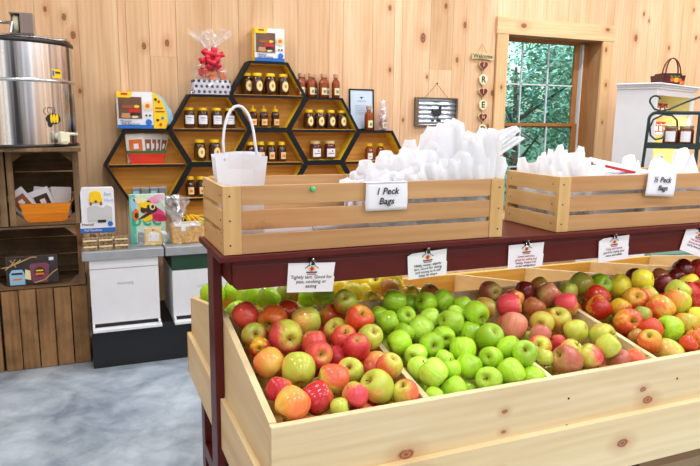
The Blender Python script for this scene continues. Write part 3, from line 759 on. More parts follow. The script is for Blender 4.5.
def row(kind, xs, z, desc, where, group, y=4.915, s=1.):
    for i, x in enumerate(xs):
        nm = ORD[i] if i < len(xs)-1 else 'rightmost'
        put_jar(kind, x, y+random.uniform(-.006, .006), z, '%s, %s %s' % (desc, nm, where), group, s, random.uniform(-.15, .15))
ZT, ZU, ZM, ZL = 1.766+.0085, 1.512+.0085, 1.258+.0085, 1.003+.0085
yl = lambda zc: zc-HH*.925+.0005
row('oval', [1.262, 1.366, 1.47], ZT, 'oval-labelled dark honey jar', 'of three in the topmost hexagon', 'honey jars with oval labels', 4.905)
put_jar('oval', 1.190, 4.935, ZT, 'dark honey jar half hidden behind the others in the topmost hexagon', 'honey jars with oval labels')
row('bear', [1.232, 1.315, 1.405], yl(1.766), 'squeeze bottle with yellow cone cap', 'of three in topmost hexagon', 'squeeze bottles with cone caps')
row('white', [.752, .850, .952, 1.052], ZU, 'honey jar with white label', 'of four below the gift basket', 'honey jars with white labels', 4.91, .9)
row('oval', [.822, .93], yl(1.512), 'oval-labelled honey jar', 'of two behind the white bag handle', 'honey jars with oval labels', 4.91)
row('oval', [1.676, 1.768, 1.862, 1.957], ZU, 'oval-labelled dark honey jar', 'of four below amber bottles', 'honey jars with oval labels', 4.91, .93)
row('flat', [1.205, 1.288, 1.372, 1.455], ZM, 'yellow-lidded bottle', 'of four below the cone-capped bottles', 'yellow-lidded honey bottles')
row('flat', [.745, .822, .905], ZL, 'dark bottle with yellow lid', 'in the low hexagon behind the bag crate', 'yellow-lidded honey bottles')
row('square', [1.735, 1.858], yl(1.512), 'dark red jar with white label and cream lid', 'of two above the bag crate', 'jars with cream lids', 4.91)
row('amber', [2.205, 2.312], ZM, 'amber bottle with yellow lid and white label', 'of two in the far right hexagon', 'amber bottles with yellow lids')
ZC = 1.512+HH+.0015
row('syrup', [1.61, 1.69, 1.79, 1.90], ZC, 'amber bottle with cork cap', 'in the front row on the fourth column', 'amber bottles with cork caps', 4.893, .95)
row('syrup', [1.65, 1.735, 1.835], ZC, 'amber bottle with cork cap', 'in the back row on the fourth column', 'amber bottles with cork caps', 4.965, .95)
ZD = 1.258+HH+.0015
put_jar('syrup', 2.193, 4.90, ZD, 'single amber bottle with tan cap in front of the framed notice', 'amber bottles with cork caps', 1.02)
put_jar('syrup', 2.328, 4.91, ZD, 'amber bottle inside a tied gauze bag right of the framed notice', 'amber bottles with cork caps', .88)
t = thing('gauze_bag', 'sheer pinkish gauze bag tied around the right amber bottle', 'bag', (2.328, 4.91, ZD))
crinkle(lambda u, v: ((.052-.030*max(0, v-.3)/.7 + .02*max(0, v-.9)*10)*math.cos(2*PI*u), (.046-.028*max(0, v-.3)/.7+.02*max(0, v-.9)*10)*math.sin(2*PI*u), .002+.235*v), 18, 12, .002).build('gauze', film_mat('pink_gauze', (1, .92, .92, 1), .3), t, smooth=True)
MB().tube([(.021*math.cos(a*PI/5), .021*math.sin(a*PI/5), .19) for a in range(10)], .003, 5, closed=True).build('ribbon', plain('pink_ribbon', lin(232, 120, 130), .5), t)

# red basket of packets in the left hexagon
t = thing('red_basket', 'red woven basket with green rim holding white and brown packets', 'basket', (.438, 4.925, 1.2668))
taper(.105, .05, .132, .062, 0, .082).build('basket_body', wood('red_weave', lin(176, 28, 20), lin(226, 66, 44), 0, grain=2), t, solid=.005)
taper(.131, .062, .136, .064, .076, .094).build('rim', plain('green_rim', lin(40, 110, 60), .5), t, solid=.004)
for i, (dx, w, ry, lb) in enumerate(((-.065, .13, -.06, 'broad white packet with orange panel at left of the red basket'), (.01, .07, .0, 'second white packet in the red basket'), (.04, .07, .05, 'third white packet in the red basket'), (.068, .065, .08, 'fourth white packet in the red basket'), (.095, .05, .25, 'brown tipped packet at right of the red basket'))):
    sachet(w, .205, lb, (.438+dx, 4.90+i*.013, 1.275), (0, ry, .1 if i else 0), stripe=True, grp='packets in the red basket', panel=M_orange if i < 1 else M_brown)
for i in range(4):
    t = thing('small_tin', ORD[i]+' of the four small grey tins in the left hexagon', 'tin', (.352+.062*i, 4.90, 1.0242), 0, 'small grey tins')
    MB().box((-.028, -.025, 0), (.028, .025, .058)).build('tin_body', M_grey, t, bevel=.006)
    MB().box((-.029, -.026, .058), (.029, .026, .072)).build('tin_lid', M_galv, t, bevel=.003)
    if i in (0, 2): MB().box((-.02, -.0262, .02), (.02, -.025, .045)).build('label', M_ltblue, t)

# gift basket with cellophane and red bow
t = thing('gift_basket', 'cellophane-wrapped gift basket with big red bow and dotted box', 'gift', (.918, 4.90, ZC))
dots = NT('white_with_black_dots'); cc = dots.coord(rnd=False)
def tri(v, f):
    return v
sx = dots.n('ShaderNodeSeparateXYZ'); dots.put(sx.inputs[0], cc)
def cell(a): return dots.math('SUBTRACT', dots.math('FRACT', dots.math('MULTIPLY', a, 26.)), .5)
row_i = dots.math('FLOOR', dots.math('MULTIPLY', sx.outputs[2], 26.))
shift = dots.math('MULTIPLY', dots.math('MODULO', row_i, 2.), .5)
ax_ = dots.math('SUBTRACT', dots.math('FRACT', dots.math('ADD', dots.math('MULTIPLY', dots.math('ADD', sx.outputs[0], 1.), 26.), shift)), .5)
az_ = cell(sx.outputs[2])
dd = dots.math('SQRT', dots.math('ADD', dots.math('POWER', dots.math('ABSOLUTE', ax_), 2.), dots.math('POWER', dots.math('ABSOLUTE', az_), 2.)))
dots.put(dots.b.inputs['Base Color'], dots.mix(dots.math('LESS_THAN', dd, .30), lin(196, 194, 210), lin(24, 22, 26)))
MB().box((-.135, -.03, 0), (.135, .08, .105)).build('dotted_box', dots.m, t, bevel=.002)
rnd = random.Random(8)
for i in range(16):
    m = rnd.choice([M_redp, M_orange, M_redp, M_orange, M_green, M_cream, M_pink, M_ltblue, M_redp])
    x = rnd.uniform(-.1, .1); z = .105+rnd.uniform(0, .11)*(1-abs(x)*5)
    MB().cbox((0, 0, 0), (.045, .03, rnd.uniform(.03, .06)), T(x, rnd.uniform(-.015, .05), z+.015) @ Matrix.Rotation(rnd.uniform(-.6, .6), 4, 'Y')).build('treat', m, t, bevel=.006)
crinkle(lambda u, v: ((.15*(1-v)**.6*(1-.0*v)+.035)*math.cos(2*PI*u), .03+(.07*(1-v)**.6+.02)*math.sin(2*PI*u), .002+.30*v), 24, 14, .004).build('cellophane', film_mat('thin_cellophane_b', alpha=.09), t)
crinkle(lambda u, v: ((.03+.13*v*v)*math.cos(2*PI*u), .02+(.02+.04*v)*math.sin(2*PI*u), .29+.16*v+.03*math.sin(5*2*PI*u)*v), 26, 8, .007).build('cellophane_fan', M_film, t)
bw = MB()
for i in range(13):
    a = 2*PI*i/13+rnd.uniform(-.1, .1); rr = .062 if i % 2 else .036
    cx, cz = math.cos(a)*rr, math.sin(a)*rr*.85
    bw.grid(lambda u, v: (cx*(.1+1.25*math.sin(PI*u))*1.15+(v-.5)*.042*math.sin(a), -.052-.030*math.sin(2*PI*u)*.8-.012*(i % 2 == 0), .255+cz*(.1+1.25*math.sin(PI*u))*1.15-(v-.5)*.042*math.cos(a)), 8, 1)
bw.build('bow', plain('crimson_ribbon', lin(206, 22, 54), .3), t, solid=.0015, smooth=True)
for s in (-1, 1):
    MB().grid(lambda u, v: (s*(.01+.045*u)+(v-.5)*.03, -.05-.01*u, .23-.055*u+.008*math.sin(6*u)), 5, 1).build('ribbon_tail', plain('pink_tail', lin(236, 70, 110), .35), t, solid=.0015)

# framed notice
t = thing('framed_notice', 'black framed white certificate leaning on the wall behind a bottle', 'picture frame', (2.165, 4.965, ZD), (math.radians(-4), 0, 0))
f = MB(); W, H = .222, .335
for lo, hi in (((0, 0, 0), (W, .014, .011)), ((0, 0, H-.011), (W, .014, H)), ((0, 0, .011), (.011, .014, H-.011)), ((W-.011, 0, .011), (W, .014, H-.011))): f.box((lo[0]-W/2, lo[1], lo[2]), (hi[0]-W/2, hi[1], hi[2]))
f.build('frame', M_black, t, bevel=.001)
MB().box((-W/2+.011, .006, .011), (W/2-.011, .012, H-.011)).build('certificate', plain('bluish_paper', lin(196, 212, 232), .3, vary=.02), t)
blk = lambda x0, x1, z0, z1, m=M_grey, nm='print': MB().box((x0, .004, z0), (x1, .006, z1)).build(nm, m, t)
MB().prism([(-.018, .268), (-.006, .262), (.0, .252), (.006, .262), (.018, .268), (.006, .272), (0, .27), (-.006, .272)], .004, .006).build('emblem', M_ink, t)
blk(-.04, .04, .235, .239); 
for i in range(6): blk(-.06, .055-.008*(i % 3), .20-i*.014, .2022-i*.014)

# ------------------------------------------------------------------ wall signs
def corr():
    k = NT('corrugated_tin'); c = k.coord(rnd=False); k.put(k.b.inputs['Base Color'], k.mix(k.noise(c, 20, 4), lin(168, 176, 184), lin(214, 220, 226)))
    k.b.inputs['Metallic'].default_value = .8; k.b.inputs['Roughness'].default_value = .35; return k.m
M_tin = corr()
M_framew = wood('grey_brown_frame', lin(86, 70, 56), lin(132, 112, 92), 0, dirt=.4)
t = thing('tin_sign', 'framed corrugated tin sign with dark hen print hanging from a nail', 'wall sign', (2.868, 4.97, 1.67))
W, H = .42, .245
MB().grid(lambda u, v: ((u-.5)*(W-.03), .006+.005*math.sin(v*2*PI*6), (v-.5)*(H-.02)), 4, 60).build('tin_sheet', M_tin, t, smooth=True, solid=.001)
f = MB(); f.box((-W/2, -.006, H/2-.014), (W/2, .02, H/2)); f.box((-W/2, -.006, -H/2), (W/2, .02, -H/2+.014)); f.box((-W/2, -.006, -H/2+.014), (-W/2+.03, .02, H/2-.014)); f.box((W/2-.016, -.006, -H/2+.014), (W/2, .02, H/2-.014))
f.build('frame', M_framew, t, bevel=.001)
text('FRESH', .030, M_ink, t, (.0, -.002, .083)); text('farm', .03, M_ink, t, (-.075, -.002, .05)); text('eggs', .03, M_ink, t, (.085, -.002, .05))
h = MB()
h.prism([(-.055,-.01),(-.05,.03),(-.03,.01),(.0,.012),(.02,.03),(.025,.055),(.04,.058),(.05,.045),(.045,.02),(.05,-.01),(.03,-.035),(-.02,-.035)], -.003, -.0015)
h.box((-.02, -.003, -.055), (-.014, -.0015, -.035)); h.box((.012, -.003, -.055), (.018, -.0015, -.035)); h.box((-.055, -.003, -.078), (-.02, -.0015, -.066)); h.box((.0, -.003, -.082), (.045, -.0015, -.062))
h.build('hen_print', M_ink, t)
MB().tube([(-.115, .01, H/2-.002), (0, .012, H/2+.118), (.115, .01, H/2-.002)], .0018, 5).build('hanging_wire', M_dkbrown, t)
MB().lathe([(.006, 0), (.006, .006), (.002, .008), (.002, .03)], 8, M=T(0, -.0, H/2+.12) @ Matrix.Rotation(-PI/2, 4, 'X')).build('nail', M_dkmetal, t)

t = thing('welcome_sign', 'hanging wooden welcome sign with a string of lettered hearts', 'wall sign', (3.318, 4.985, 2.16))
M_tanp = plain('tan_plaque', lin(206, 186, 136), .5); M_dkred = plain('dark_red_paint', lin(108, 26, 26), .4); M_creamh = plain('cream_heart', lin(232, 220, 180), .4)
pl = MB(); n = 10
top = [(-.108+.216*i/n, .036-.9*(-.108+.216*i/n)**2*1.2-.01*i/n) for i in range(n+1)]; bot = [(x, z-.052) for x, z in top]
pl.prism(top+bot[::-1], -.012, .0); plq = pl.build('plaque', M_tanp, t, bevel=.002)
text('Welcome', .050, M_ink, plq, (.0, -.013, .0), offset=.0006)
MB().tube([(-.05, 0, .03), (-.005, .004, .11), (.05, 0, .03)], .002, 5).build('hanging_cord', M_rope, t)
def heart(s):
    P = []
    for i in range(28):
        a = 2*PI*i/28; P.append((s*.0625*16*math.sin(a)**3, s*.0625*(13*math.cos(a)-5*math.cos(2*a)-2*math.cos(3*a)-math.cos(4*a))))
    return P
for i, (ch, dz) in enumerate((('F', -.078), ('R', -.200), ('I', -.308), ('E', -.420), ('N', -.528), ('D', -.636), ('S', -.744))):
    dark = i % 2 == 0; x = .012+.004*i
    if dark:
        o = MB().prism([(a*1.12, b*1.0) for a, b in heart(.045)], -.014, .0, T(x, 0, dz)).build('heart', M_tanp, t, bevel=.003)
        MB().prism(heart(.040), -.018, -.014, T(x, 0, dz)).build('red_heart', M_dkred, o)
        text(ch, .040, M_tanp, o, (x, -.019, dz), offset=.0008)
    else:
        o = MB().prism([(a*1.0, b*1.0) for a, b in [(.046*math.cos(q*PI/9)*(1 if q < 9 else .86), .046*math.sin(q*PI/9)) for q in range(18)]], -.014, .0, T(x, 0, dz)).build('apple_shaped_tile', M_creamh, t, bevel=.003)
        text(ch, .074, M_ink, o, (x, -.015, dz), offset=.002)
MB().tube([(.0, .004, -.03), (.036, .004, -.76)], .002, 5).build('chain', M_dkbrown, t)

# ------------------------------------------------------------------ apple table
XL, XR = .394, 2.985
YF, YC, YB = 1.436, 2.065, 2.694
DIV = [.84, 1.26, 1.685, 2.11, 2.54]
SLO = .2
BK = [(1.319,.778,.0045),(1.319,.691,.0045),(1.767,.775,.0045),(1.77,.687,.0045),(.771,.705,.016),(1.645,.72,.014),(1.088,.775,.007),(1.088,.712,.006),(1.62,.76,.009)]
M_pine = wood('fresh_pine_board', lin(216, 190, 144), lin(240, 222, 184), 0, knots=[k for k in BK if k[2] > .005], kaxes=(0, 2), rnd=False, rough=.45, knotcol=lin(146, 76, 48))
M_piney = wood('fresh_pine_side', lin(214, 184, 134), lin(238, 220, 176), 1, rough=.45)
M_pinelow = wood('fresh_pine_rail', lin(218, 190, 140), lin(240, 222, 180), 0, knots=[(1.529,.603,.015),(.771,.652,.018),(1.06,.60,.009)], kaxes=(0, 2), rnd=False, rough=.45, knotcol=lin(140, 70, 44))
M_pineback = wood('shade_tinted_pine_board', lin(200, 150, 66), lin(228, 184, 96), 0, rough=.45)  # same light pine, its golden shade under the shelf put into the colour
M_nail = plain('nail_head', lin(40, 36, 36), .5)
def rimz(y): return .85+SLO*(y-YF)
def bin_(front):
    nm = 'front' if front else 'rear'
    t = thing('apple_bin', ('long pine apple bin facing the camera' if front else 'pine bin on the far side of the apple table'), 'bin', ((XL+XR)/2, YC, 0))
    f = (lambda y: y) if front else (lambda y: 2*YC-y)
    def bx(name, x0, x1, y0, y1, z0, z1, m, par=None, **kw):
        a, b = sorted((f(y0), f(y1)))
        return MB().box((x0, a, z0), (x1, b, z1)).build(name, m, par or t, **kw)
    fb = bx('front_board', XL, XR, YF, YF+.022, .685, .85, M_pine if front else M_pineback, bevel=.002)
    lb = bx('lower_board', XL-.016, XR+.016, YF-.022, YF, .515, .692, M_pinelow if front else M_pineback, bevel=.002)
    if front:
        for (u, v, r) in BK[:4]: MB().lathe([(.0035, 0), (.0035, .002)], 8, M=T(u, YF+.0002, v) @ Matrix.Rotation(PI/2, 4, 'X')).build('nail', M_nail, fb)
    # side boards with a sloping top edge
    def slab(name, x0, x1, y0, y1, zb, dz=0, m=M_piney, par=None):
        a = f(y0); b = f(y1); za, zc = rimz(y0)+dz, rimz(y1)+dz*(6 if name == 'divider' else 1)
        m_ = MB(); P = [(a, zb), (b, zb), (b, zc), (a, za)]
        V = [m_.bm.verts.new((x0, y, z)) for y, z in P]; Wv = [m_.bm.verts.new((x1, y, z)) for y, z in P]
        m_.bm.faces.new(V); m_.bm.faces.new(Wv[::-1])
        for i in range(4): m_.bm.faces.new((V[i], Wv[i], Wv[(i+1) % 4], V[(i+1) % 4]))
        return m_.build(name, m, par or t, bevel=.0015)
    yin = YF+.022; yc = YC-.011
    slab('side_board', XL, XL+.02, yin, yc, .692); slab('side_board', XR-.02, XR, yin, yc, .692)
    bx('lower_side_board', XL-.016, XL+.004, YF, YC-.067 if front else YC-.037, .515, .692, M_piney, bevel=.0015); bx('lower_side_board', XR-.004, XR+.016, YF, YC-.067 if front else YC-.037, .515, .692, M_piney, bevel=.0015)
    for x in DIV: slab('divider', x-.009, x+.009, yin, yc, .74, -.004)
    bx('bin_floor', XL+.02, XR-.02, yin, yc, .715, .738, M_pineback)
    # put every part in the local frame of the thing
    for c in list(t.children):
        for g in c.children: pass
        c.location = (-t.location.x, -t.location.y, 0)
    return t
fbn = bin_(True); rbn = bin_(False)
o = MB().box((XL+.021, YC-.0105, .74), (XR-.021, YC+.0105, .948)).build('centre_board', M_piney, bevel=.0015)
o.parent = fbn; o.location = (-fbn.location.x, -fbn.location.y, 0)

t = thing('display_table', 'maroon painted table frame with raised shelf over the apple bins', 'table', ((XL+XR)/2, YC, 0))
def tb(nm, lo, hi, bevel=.003, m=None):
    o = MB().box(lo, hi).build(nm, m or M_maroon, t, bevel=bevel); o.location = (-t.location.x, -t.location.y, 0); return o
for x0, x1 in ((XL-.029, XL-.001), (XR+.001, XR+.029)):
    tb('post', (x0, 2.00, 0), (x1, 2.10, 1.178)); lx = .40 if x0 < 1 else XR-.035; tb('leg', (lx, 2.46, 0), (lx+.032, 2.53, .514)); tb('leg', (lx, 1.58, 0), (lx+.032, 1.65, .514)); tb('leg', (lx, 2.03, 0), (lx+.032, 2.10, .514))
    tb('foot_rail', (lx, 1.65, .24), (lx+.032, 2.03, .30)); tb('foot_rail', (lx, 2.10, .24), (lx+.032, 2.46, .30))
tb('shelf_top', (.358, 1.85, 1.178), (3.06, 2.21, 1.198))
ap = MB(); ap.prism([(.400, 1.178), (3.03, 1.178), (3.03, 1.088), (.412, 1.088), (.400, 1.10)], 1.868, 1.888)
o = ap.build('apron', M_maroon, t, bevel=.002); o.location = (-t.location.x, -t.location.y, 0)
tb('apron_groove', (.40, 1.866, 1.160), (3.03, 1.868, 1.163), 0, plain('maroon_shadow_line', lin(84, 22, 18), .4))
tb('apron', (.40, 2.175, 1.088), (3.03, 2.195, 1.178))
tb('cross_rail', (.394, 1.888, 1.10), (.414, 2.175, 1.178)); tb('cross_rail', (2.965, 1.888, 1.10), (2.984, 2.175, 1.178))

# cardboard cartons stored underneath
M_card = plain('brown_cardboard', lin(150, 116, 80), .7)
for x0, w, lb in ((1.30, .46, 'brown cardboard carton under the apple bin'), (1.80, .48, 'brown cardboard carton with white label under the bin, rightmost')):
    t = thing('cardboard_carton', lb, 'box', (x0+w/2, 1.58, 0), 0, 'cartons stored under the apple table')
    MB().box((-w/2, 0, 0), (w/2, .4, .40)).build('carton_body', M_card, t, bevel=.004)
    MB().box((-w/2, -.001, .32), (w/2, .0, .36)).build('tape', plain('tape', lin(170, 140, 100), .3), t)
    if x0 > 1.5: MB().box((w/2-.16, -.003, .25), (w/2-.08, -.001, .34)).build('shipping_label', M_paper, t)

# ------------------------------------------------------------------ slatted crates
M_slat = wood('crate_slat_wood', lin(166, 120, 76), lin(200, 156, 108), 0, rough=.5, kcell=1.6)
M_slaty = wood('crate_end_wood', lin(190, 148, 94), lin(220, 184, 128), 1, rough=.5, kcell=1.6)
M_slatz = wood('crate_corner_wood', lin(188, 146, 90), lin(218, 182, 126), 2, rough=.5, kcell=1.6)
def slat_crate(x0, x1, y0, y1, label, zb=1.1995, h=.204):
    t = thing('slatted_crate', label, 'crate', ((x0+x1)/2, (y0+y1)/2, zb), 0, 'slatted wooden crates on the maroon shelf')
    a, d = (x1-x0)/2, (y1-y0)/2; sh = .058; gp = (h-3*sh)/2
    for s in (-1, 1):
        for k in range(3):
            z0 = k*(sh+gp); q = MB().box((min(s*a, s*(a-.014)), -d+.016, z0), (max(s*a, s*(a-.014)), d-.016, z0+sh-.0005)).build('end_slat', M_slaty, t, bevel=.0012)
            for yy in (-d+.034, d-.034): MB().lathe([(.0025, 0), (.0025, .0015)], 6, M=T(s*a, yy, z0+sh/2) @ Matrix.Rotation(s*PI/2, 4, 'Y')).build('nail', M_nail, q)
        for e in (-1, 1):
            q = MB().box((min(s*a, s*(a-.054)), min(e*d, e*(d-.016)), 0), (max(s*a, s*(a-.054)), max(e*d, e*(d-.016)), h)).build('corner_post', M_slatz, t, bevel=.0012)
            if e == -1:
                for k in range(3): MB().lathe([(.003, 0), (.003, .0015)], 6, M=T(s*(a-.02), -d, k*(sh+gp)+sh/2) @ Matrix.Rotation(PI/2, 4, 'X')).build('nail', M_nail, q)
    for e in (-1, 1):
        for k in range(3):
            z0 = k*(sh+gp); MB().box((-a+.054, min(e*(d-.003), e*(d-.015)), z0), (a-.054, max(e*(d-.003), e*(d-.015)), z0+sh)).build('long_slat', M_slat, t, bevel=.0012)
    m = MB()
    for k in range(3): m.box((-a+.015, -d+.017+k*(2*d-.034)/3+.003, .0), (a-.015, -d+.017+(k+1)*(2*d-.034)/3-.003, .008))
    m.build('bottom_slats', M_slaty, t)
    return t
slat_crate(.372, 1.352, 1.858, 2.185, 'left slatted crate with the 1 Peck Bags sign')
slat_crate(1.598, 2.70, 1.866, 2.185, 'right slatted crate with the half peck bags sign')
ZS = 1.1995
# handwritten crate signs
def sign_card(name, label, x0, x1, ztop, zbot, y, tilt=0, group=None):
    t = thing(name, label, 'sign', ((x0+x1)/2, y, zbot), (0, tilt, 0), group)
    w, h = x1-x0, ztop-zbot
    MB().grid(lambda u, v: ((u-.5)*w*(1+.01*math.sin(5*v)), -.006*math.sin(PI*v)*.4-.004*(u-.5)**2, v*h), 8, 8).build('card', M_paper, t, solid=.0008, smooth=True)
    return t
t = sign_card('peck_sign', 'white handwritten card reading 1 Peck Bags on the left crate', .822, .970, 1.405, 1.313, 1.853, 0)
MB().box((-.074, -.004, .0905), (.074, .02, .0915)).build('folded_edge', M_paper, t)
hand = dict(shear=.25, offset=.0004, ext=.0004)
text('1 Peck', .030, M_ink, t, (.0, -.006, .062), **hand); text('Bags', .030, M_ink, t, (-.002, -.006, .030), **hand)
t = sign_card('peck_sign', 'curled white handwritten card reading half Peck Bags on the right crate', 2.005, 2.155, 1.42, 1.318, 1.856, .06)
text('½ Peck', .030, M_ink, t, (.0, -.006, .064), **hand); text('Bags', .028, M_ink, t, (.008, -.006, .032), **hand)
MB().grid(lambda u, v: (-.075+.12*u+.03*v, .0+.02*v, .10+.055*v*(1-abs(u-.35))), 6, 6).build('folded_top', M_paper, t, solid=.0008)
t = thing('push_pin', 'tiny green push pin on the top slat of the left crate', 'pin', (.647, 1.861, 1.389), (PI/2, 0, 0))
MB().lathe([(.002, -.006), (.002, 0), (.007, .001), (.005, .005), (.008, .010), (.006, .012)], 12).build('pin_head', plain('mint_green_pin', lin(70, 200, 130), .3), t, smooth=True)

# price notes clipped under the shelf
def note(x0, x1, z1, z0, label, lines, tilt=0, lh=.013, fs=.0125, cut=0):
    w, h = x1-x0, z1-z0
    t = thing('price_note', label, 'note', ((x0+x1)/2, 1.862, z0), (0, tilt, 0), 'paper notes clipped to the maroon board')
    rr = random.Random(label)
    P = [(-w/2, 0), (w/2-.003, -.001), (w/2, h*.5), (w/2-.003, h*.55), (w/2, h), (-w/2+cut, h*.985), (-w/2-.0, h*(.985-cut*4))]
    MB().prism(P, -.0006, .0006).build('paper', M_paper, t)
    cx = .0
    a = MB().lathe([(.0062, 0), (.0062, .0012)], 14, M=T(cx, -.001, h-.020) @ Matrix.Rotation(PI/2, 4, 'X')).build('apple_logo', M_redp, t)
    MB().prism([(-.016, -.004), (-.004, .004), (-.004, -.004)], -.002, -.001, T(cx, 0, h-.018)).build('yellow_leaf', M_yel, a)
    MB().prism([(.016, -.004), (.004, .004), (.004, -.004)], -.002, -.001, T(cx, 0, h-.018)).build('yellow_leaf', M_yel, a)
    MB().tube([(cx-.022, -.0015, h-.018), (cx-.008, -.0015, h-.007), (cx+.008, -.0015, h-.007), (cx+.022, -.0015, h-.018)], .0012, 4).build('logo_arch', M_dkbrown, a)
    MB().box((cx-.018, -.002, h-.0325), (cx+.018, -.001, h-.0285)).build('lettering', M_ink, t)
    MB().box((cx-.015, -.002, h-.038), (cx+.015, -.001, h-.0355)).build('lettering', M_redink, t)
    for i, (ln, m) in enumerate(lines): text(ln, fs, m, t, (0, -.0013, h-.046-i*lh), ext=.0003, shear=.1)
    c = MB(); c.box((-.009, -.006, h-.006), (.009, .004, h+.008)); cl = c.build('clip', M_dkmetal, t, bevel=.002)
    MB().tube([(-.006, -.006, h+.004), (-.009, -.012, h-.008), (0, -.013, h-.013), (.009, -.012, h-.008), (.006, -.006, h+.004)], .0012, 5).build('clip_wire', M_metal, cl)
    MB().lathe([(.004, 0), (.005, .004), (.003, .008)], 10, M=T(0, -.004, h+.012) @ Matrix.Rotation(PI/2, 4, 'X')).build('clip_knob', M_metal, cl, smooth=True)
    return t
note(.565, .720, 1.158, 1.064, 'clipped note reading lightly tart, good for pies, leftmost on the maroon board', [('Tightly tart. Good for', M_ink), ('pies, cooking or', M_ink), ('eating', M_ink)], .06, .0145, .0155)
note(.988, 1.138, 1.166, 1.077, 'clipped note above the green apples, second from left', [('Mildly sweet, slightly', M_ink), ('tart. Good for eating', M_ink), ('and juicing as it will', M_ink), ('keep its shape', M_ink)], -.06, .0115, .0125, .018)
note(1.388, 1.543, 1.167, 1.078, 'clipped note above the blushed apples, third from left', [('Sweet and juicy', M_redink), ('great for eating and', M_redink), ('baking. Keeps well', M_redink), ('in the refrigerator', M_ink)], -.01, .0115, .012)
note(1.805, 1.955, 1.168, 1.074, 'clipped note with torn corner below the right crate, fourth from left', [('Crisp and sweet', M_redink), ('good for eating, pies', M_ink), ('sauce and salads', M_ink)], -.05, .0125, .0125, .022)
note(2.225, 2.385, 1.172, 1.070, 'tilted clipped note at the right picture edge', [('Tart and firm, a', M_redink), ('favorite for baking', M_redink), ('and for fresh eating', M_ink)], .30, .0125, .0125, .01)

# ------------------------------------------------------------------ bags in the crates
def paper_bag(loc, rz, w, d, h, label, handles=True, grp=None, tilt=0):
    t = thing('paper_bag', label, 'bag', loc, (0, tilt, rz), grp)
    rr = random.Random(label)
    hp = [(-w/2, -d/2), (w/2, -d/2), (w/2+.0, 0), (w/2, d/2), (-w/2, d/2), (-w/2-.0, 0)]
    def side(u, v):
        n = len(hp); q = (u*n) % n; i = int(q) % n; f = q-int(q); a = hp[i]; b = hp[(i+1) % n]
        x = a[0]+(b[0]-a[0])*f; y = a[1]+(b[1]-a[1])*f
        s = 1+.24*v
        if abs(y) < d*.3: x *= (1-.14*v)
        return (x*s+.004*math.sin(9*u+5*v), y*s+.004*math.sin(13*u*2+7*v), v*(h+.012*math.sin(2*PI*u*2+.8)))
    m = MB().grid(side, 24, 6)
    m.quad([(-w/2, -d/2, .001), (w/2, -d/2, .001), (w/2, d/2, .001), (-w/2, d/2, .001)])
    m.build('bag_body', M_paper, t, solid=.0008)
    if handles:
        MB().tube([(-w*.42, -d/2-.008, h-.01)]+[(-w*.05-w*.40*math.cos(PI*q/14), -d/2+.01*math.sin(PI*q/14), h+.155*math.sin(PI*q/14)**.8) for q in range(1, 14)]+[(w*.40, -d/2-.004, h-.01)], .0045, 6).build('handle', M_paper, t, smooth=True)
        MB().box((-w/2+.008, -d/2-.0060, h*.45), (-w/2+.014, -d/2-.004, h*.62)).build('lettering', M_ink, t)
    return t
paper_bag((.462, 2.03, ZS+.0095), -.10, .125, .11, .272, 'open white paper bag with tall handle at left end of the left crate')
for i, (x, rz) in enumerate(((.80, .2), (.835, -.1))):
    t = thing('paper_bag', ('flat white bag lying low with two loop handles in the left crate', 'second flat white bag lying just right of the loop handled one')[i], 'bag', (x, 2.03, ZS+.012+.031*i), (0, 0, rz), 'flat bags lying in the left crate')
    MB().cbox((0, 0, .012), (.28, .2, .022)).build('bag_body', M_paper, t, bevel=.008)
    hb = MB()
    for k in (0, 1): hb.tube([(-.03+.03*k, -.07, .02), (-.022+.03*k, -.085, .15), (-.008+.03*k, -.09, .19-.03*i), (.008+.03*k, -.085, .15), (.012+.03*k, -.07, .02)], .004, 6)
    hb.build('handle', M_paper, t, smooth=True)
def tshirt_bag(loc, rot, w, h, label, grp, seed, flop=0.):
    """thin plastic carrier pouch with two handle tabs"""
    t = thing('plastic_bag', label, 'bag', loc, rot, grp)
    rr = random.Random(seed); ph = [rr.uniform(0, 6) for _ in range(6)]
    nu, nv = 24, 12
    hs = rr.uniform(.86, .93)
    def topz(u):
        tab = max(min(1, max(0, (.165-abs(u-.19))/.05)), min(1, max(0, (.165-abs(u-.81))/.05)))
        tab = tab*tab*(3-2*tab)
        return h*(hs+(1-hs)*tab+.008*math.sin(14*u+ph[0]))
    def sk(sg):
        def fn(u, v):
            x = (u-.5)*w*(1+.04*math.sin(3*v+ph[1])); z = v*topz(u)
            y = sg*(.0012+.005*(1-(2*u-1)**4)*(1-v**6))+.006*math.sin(9*u+4*v+ph[2])*v+.0035*math.sin(23*u+ph[3]+9*v)*(.3+v)-flop*v*v*.12
            return (x, y, z)
        return fn
    m = MB(); m.grid(sk(-1), nu, nv); m.grid(sk(1), nu, nv)
    m.build('bag_film', M_bag, t, smooth=True)
    return t
rnd = random.Random(21)
G1 = 'white plastic bags heaped in the left crate'
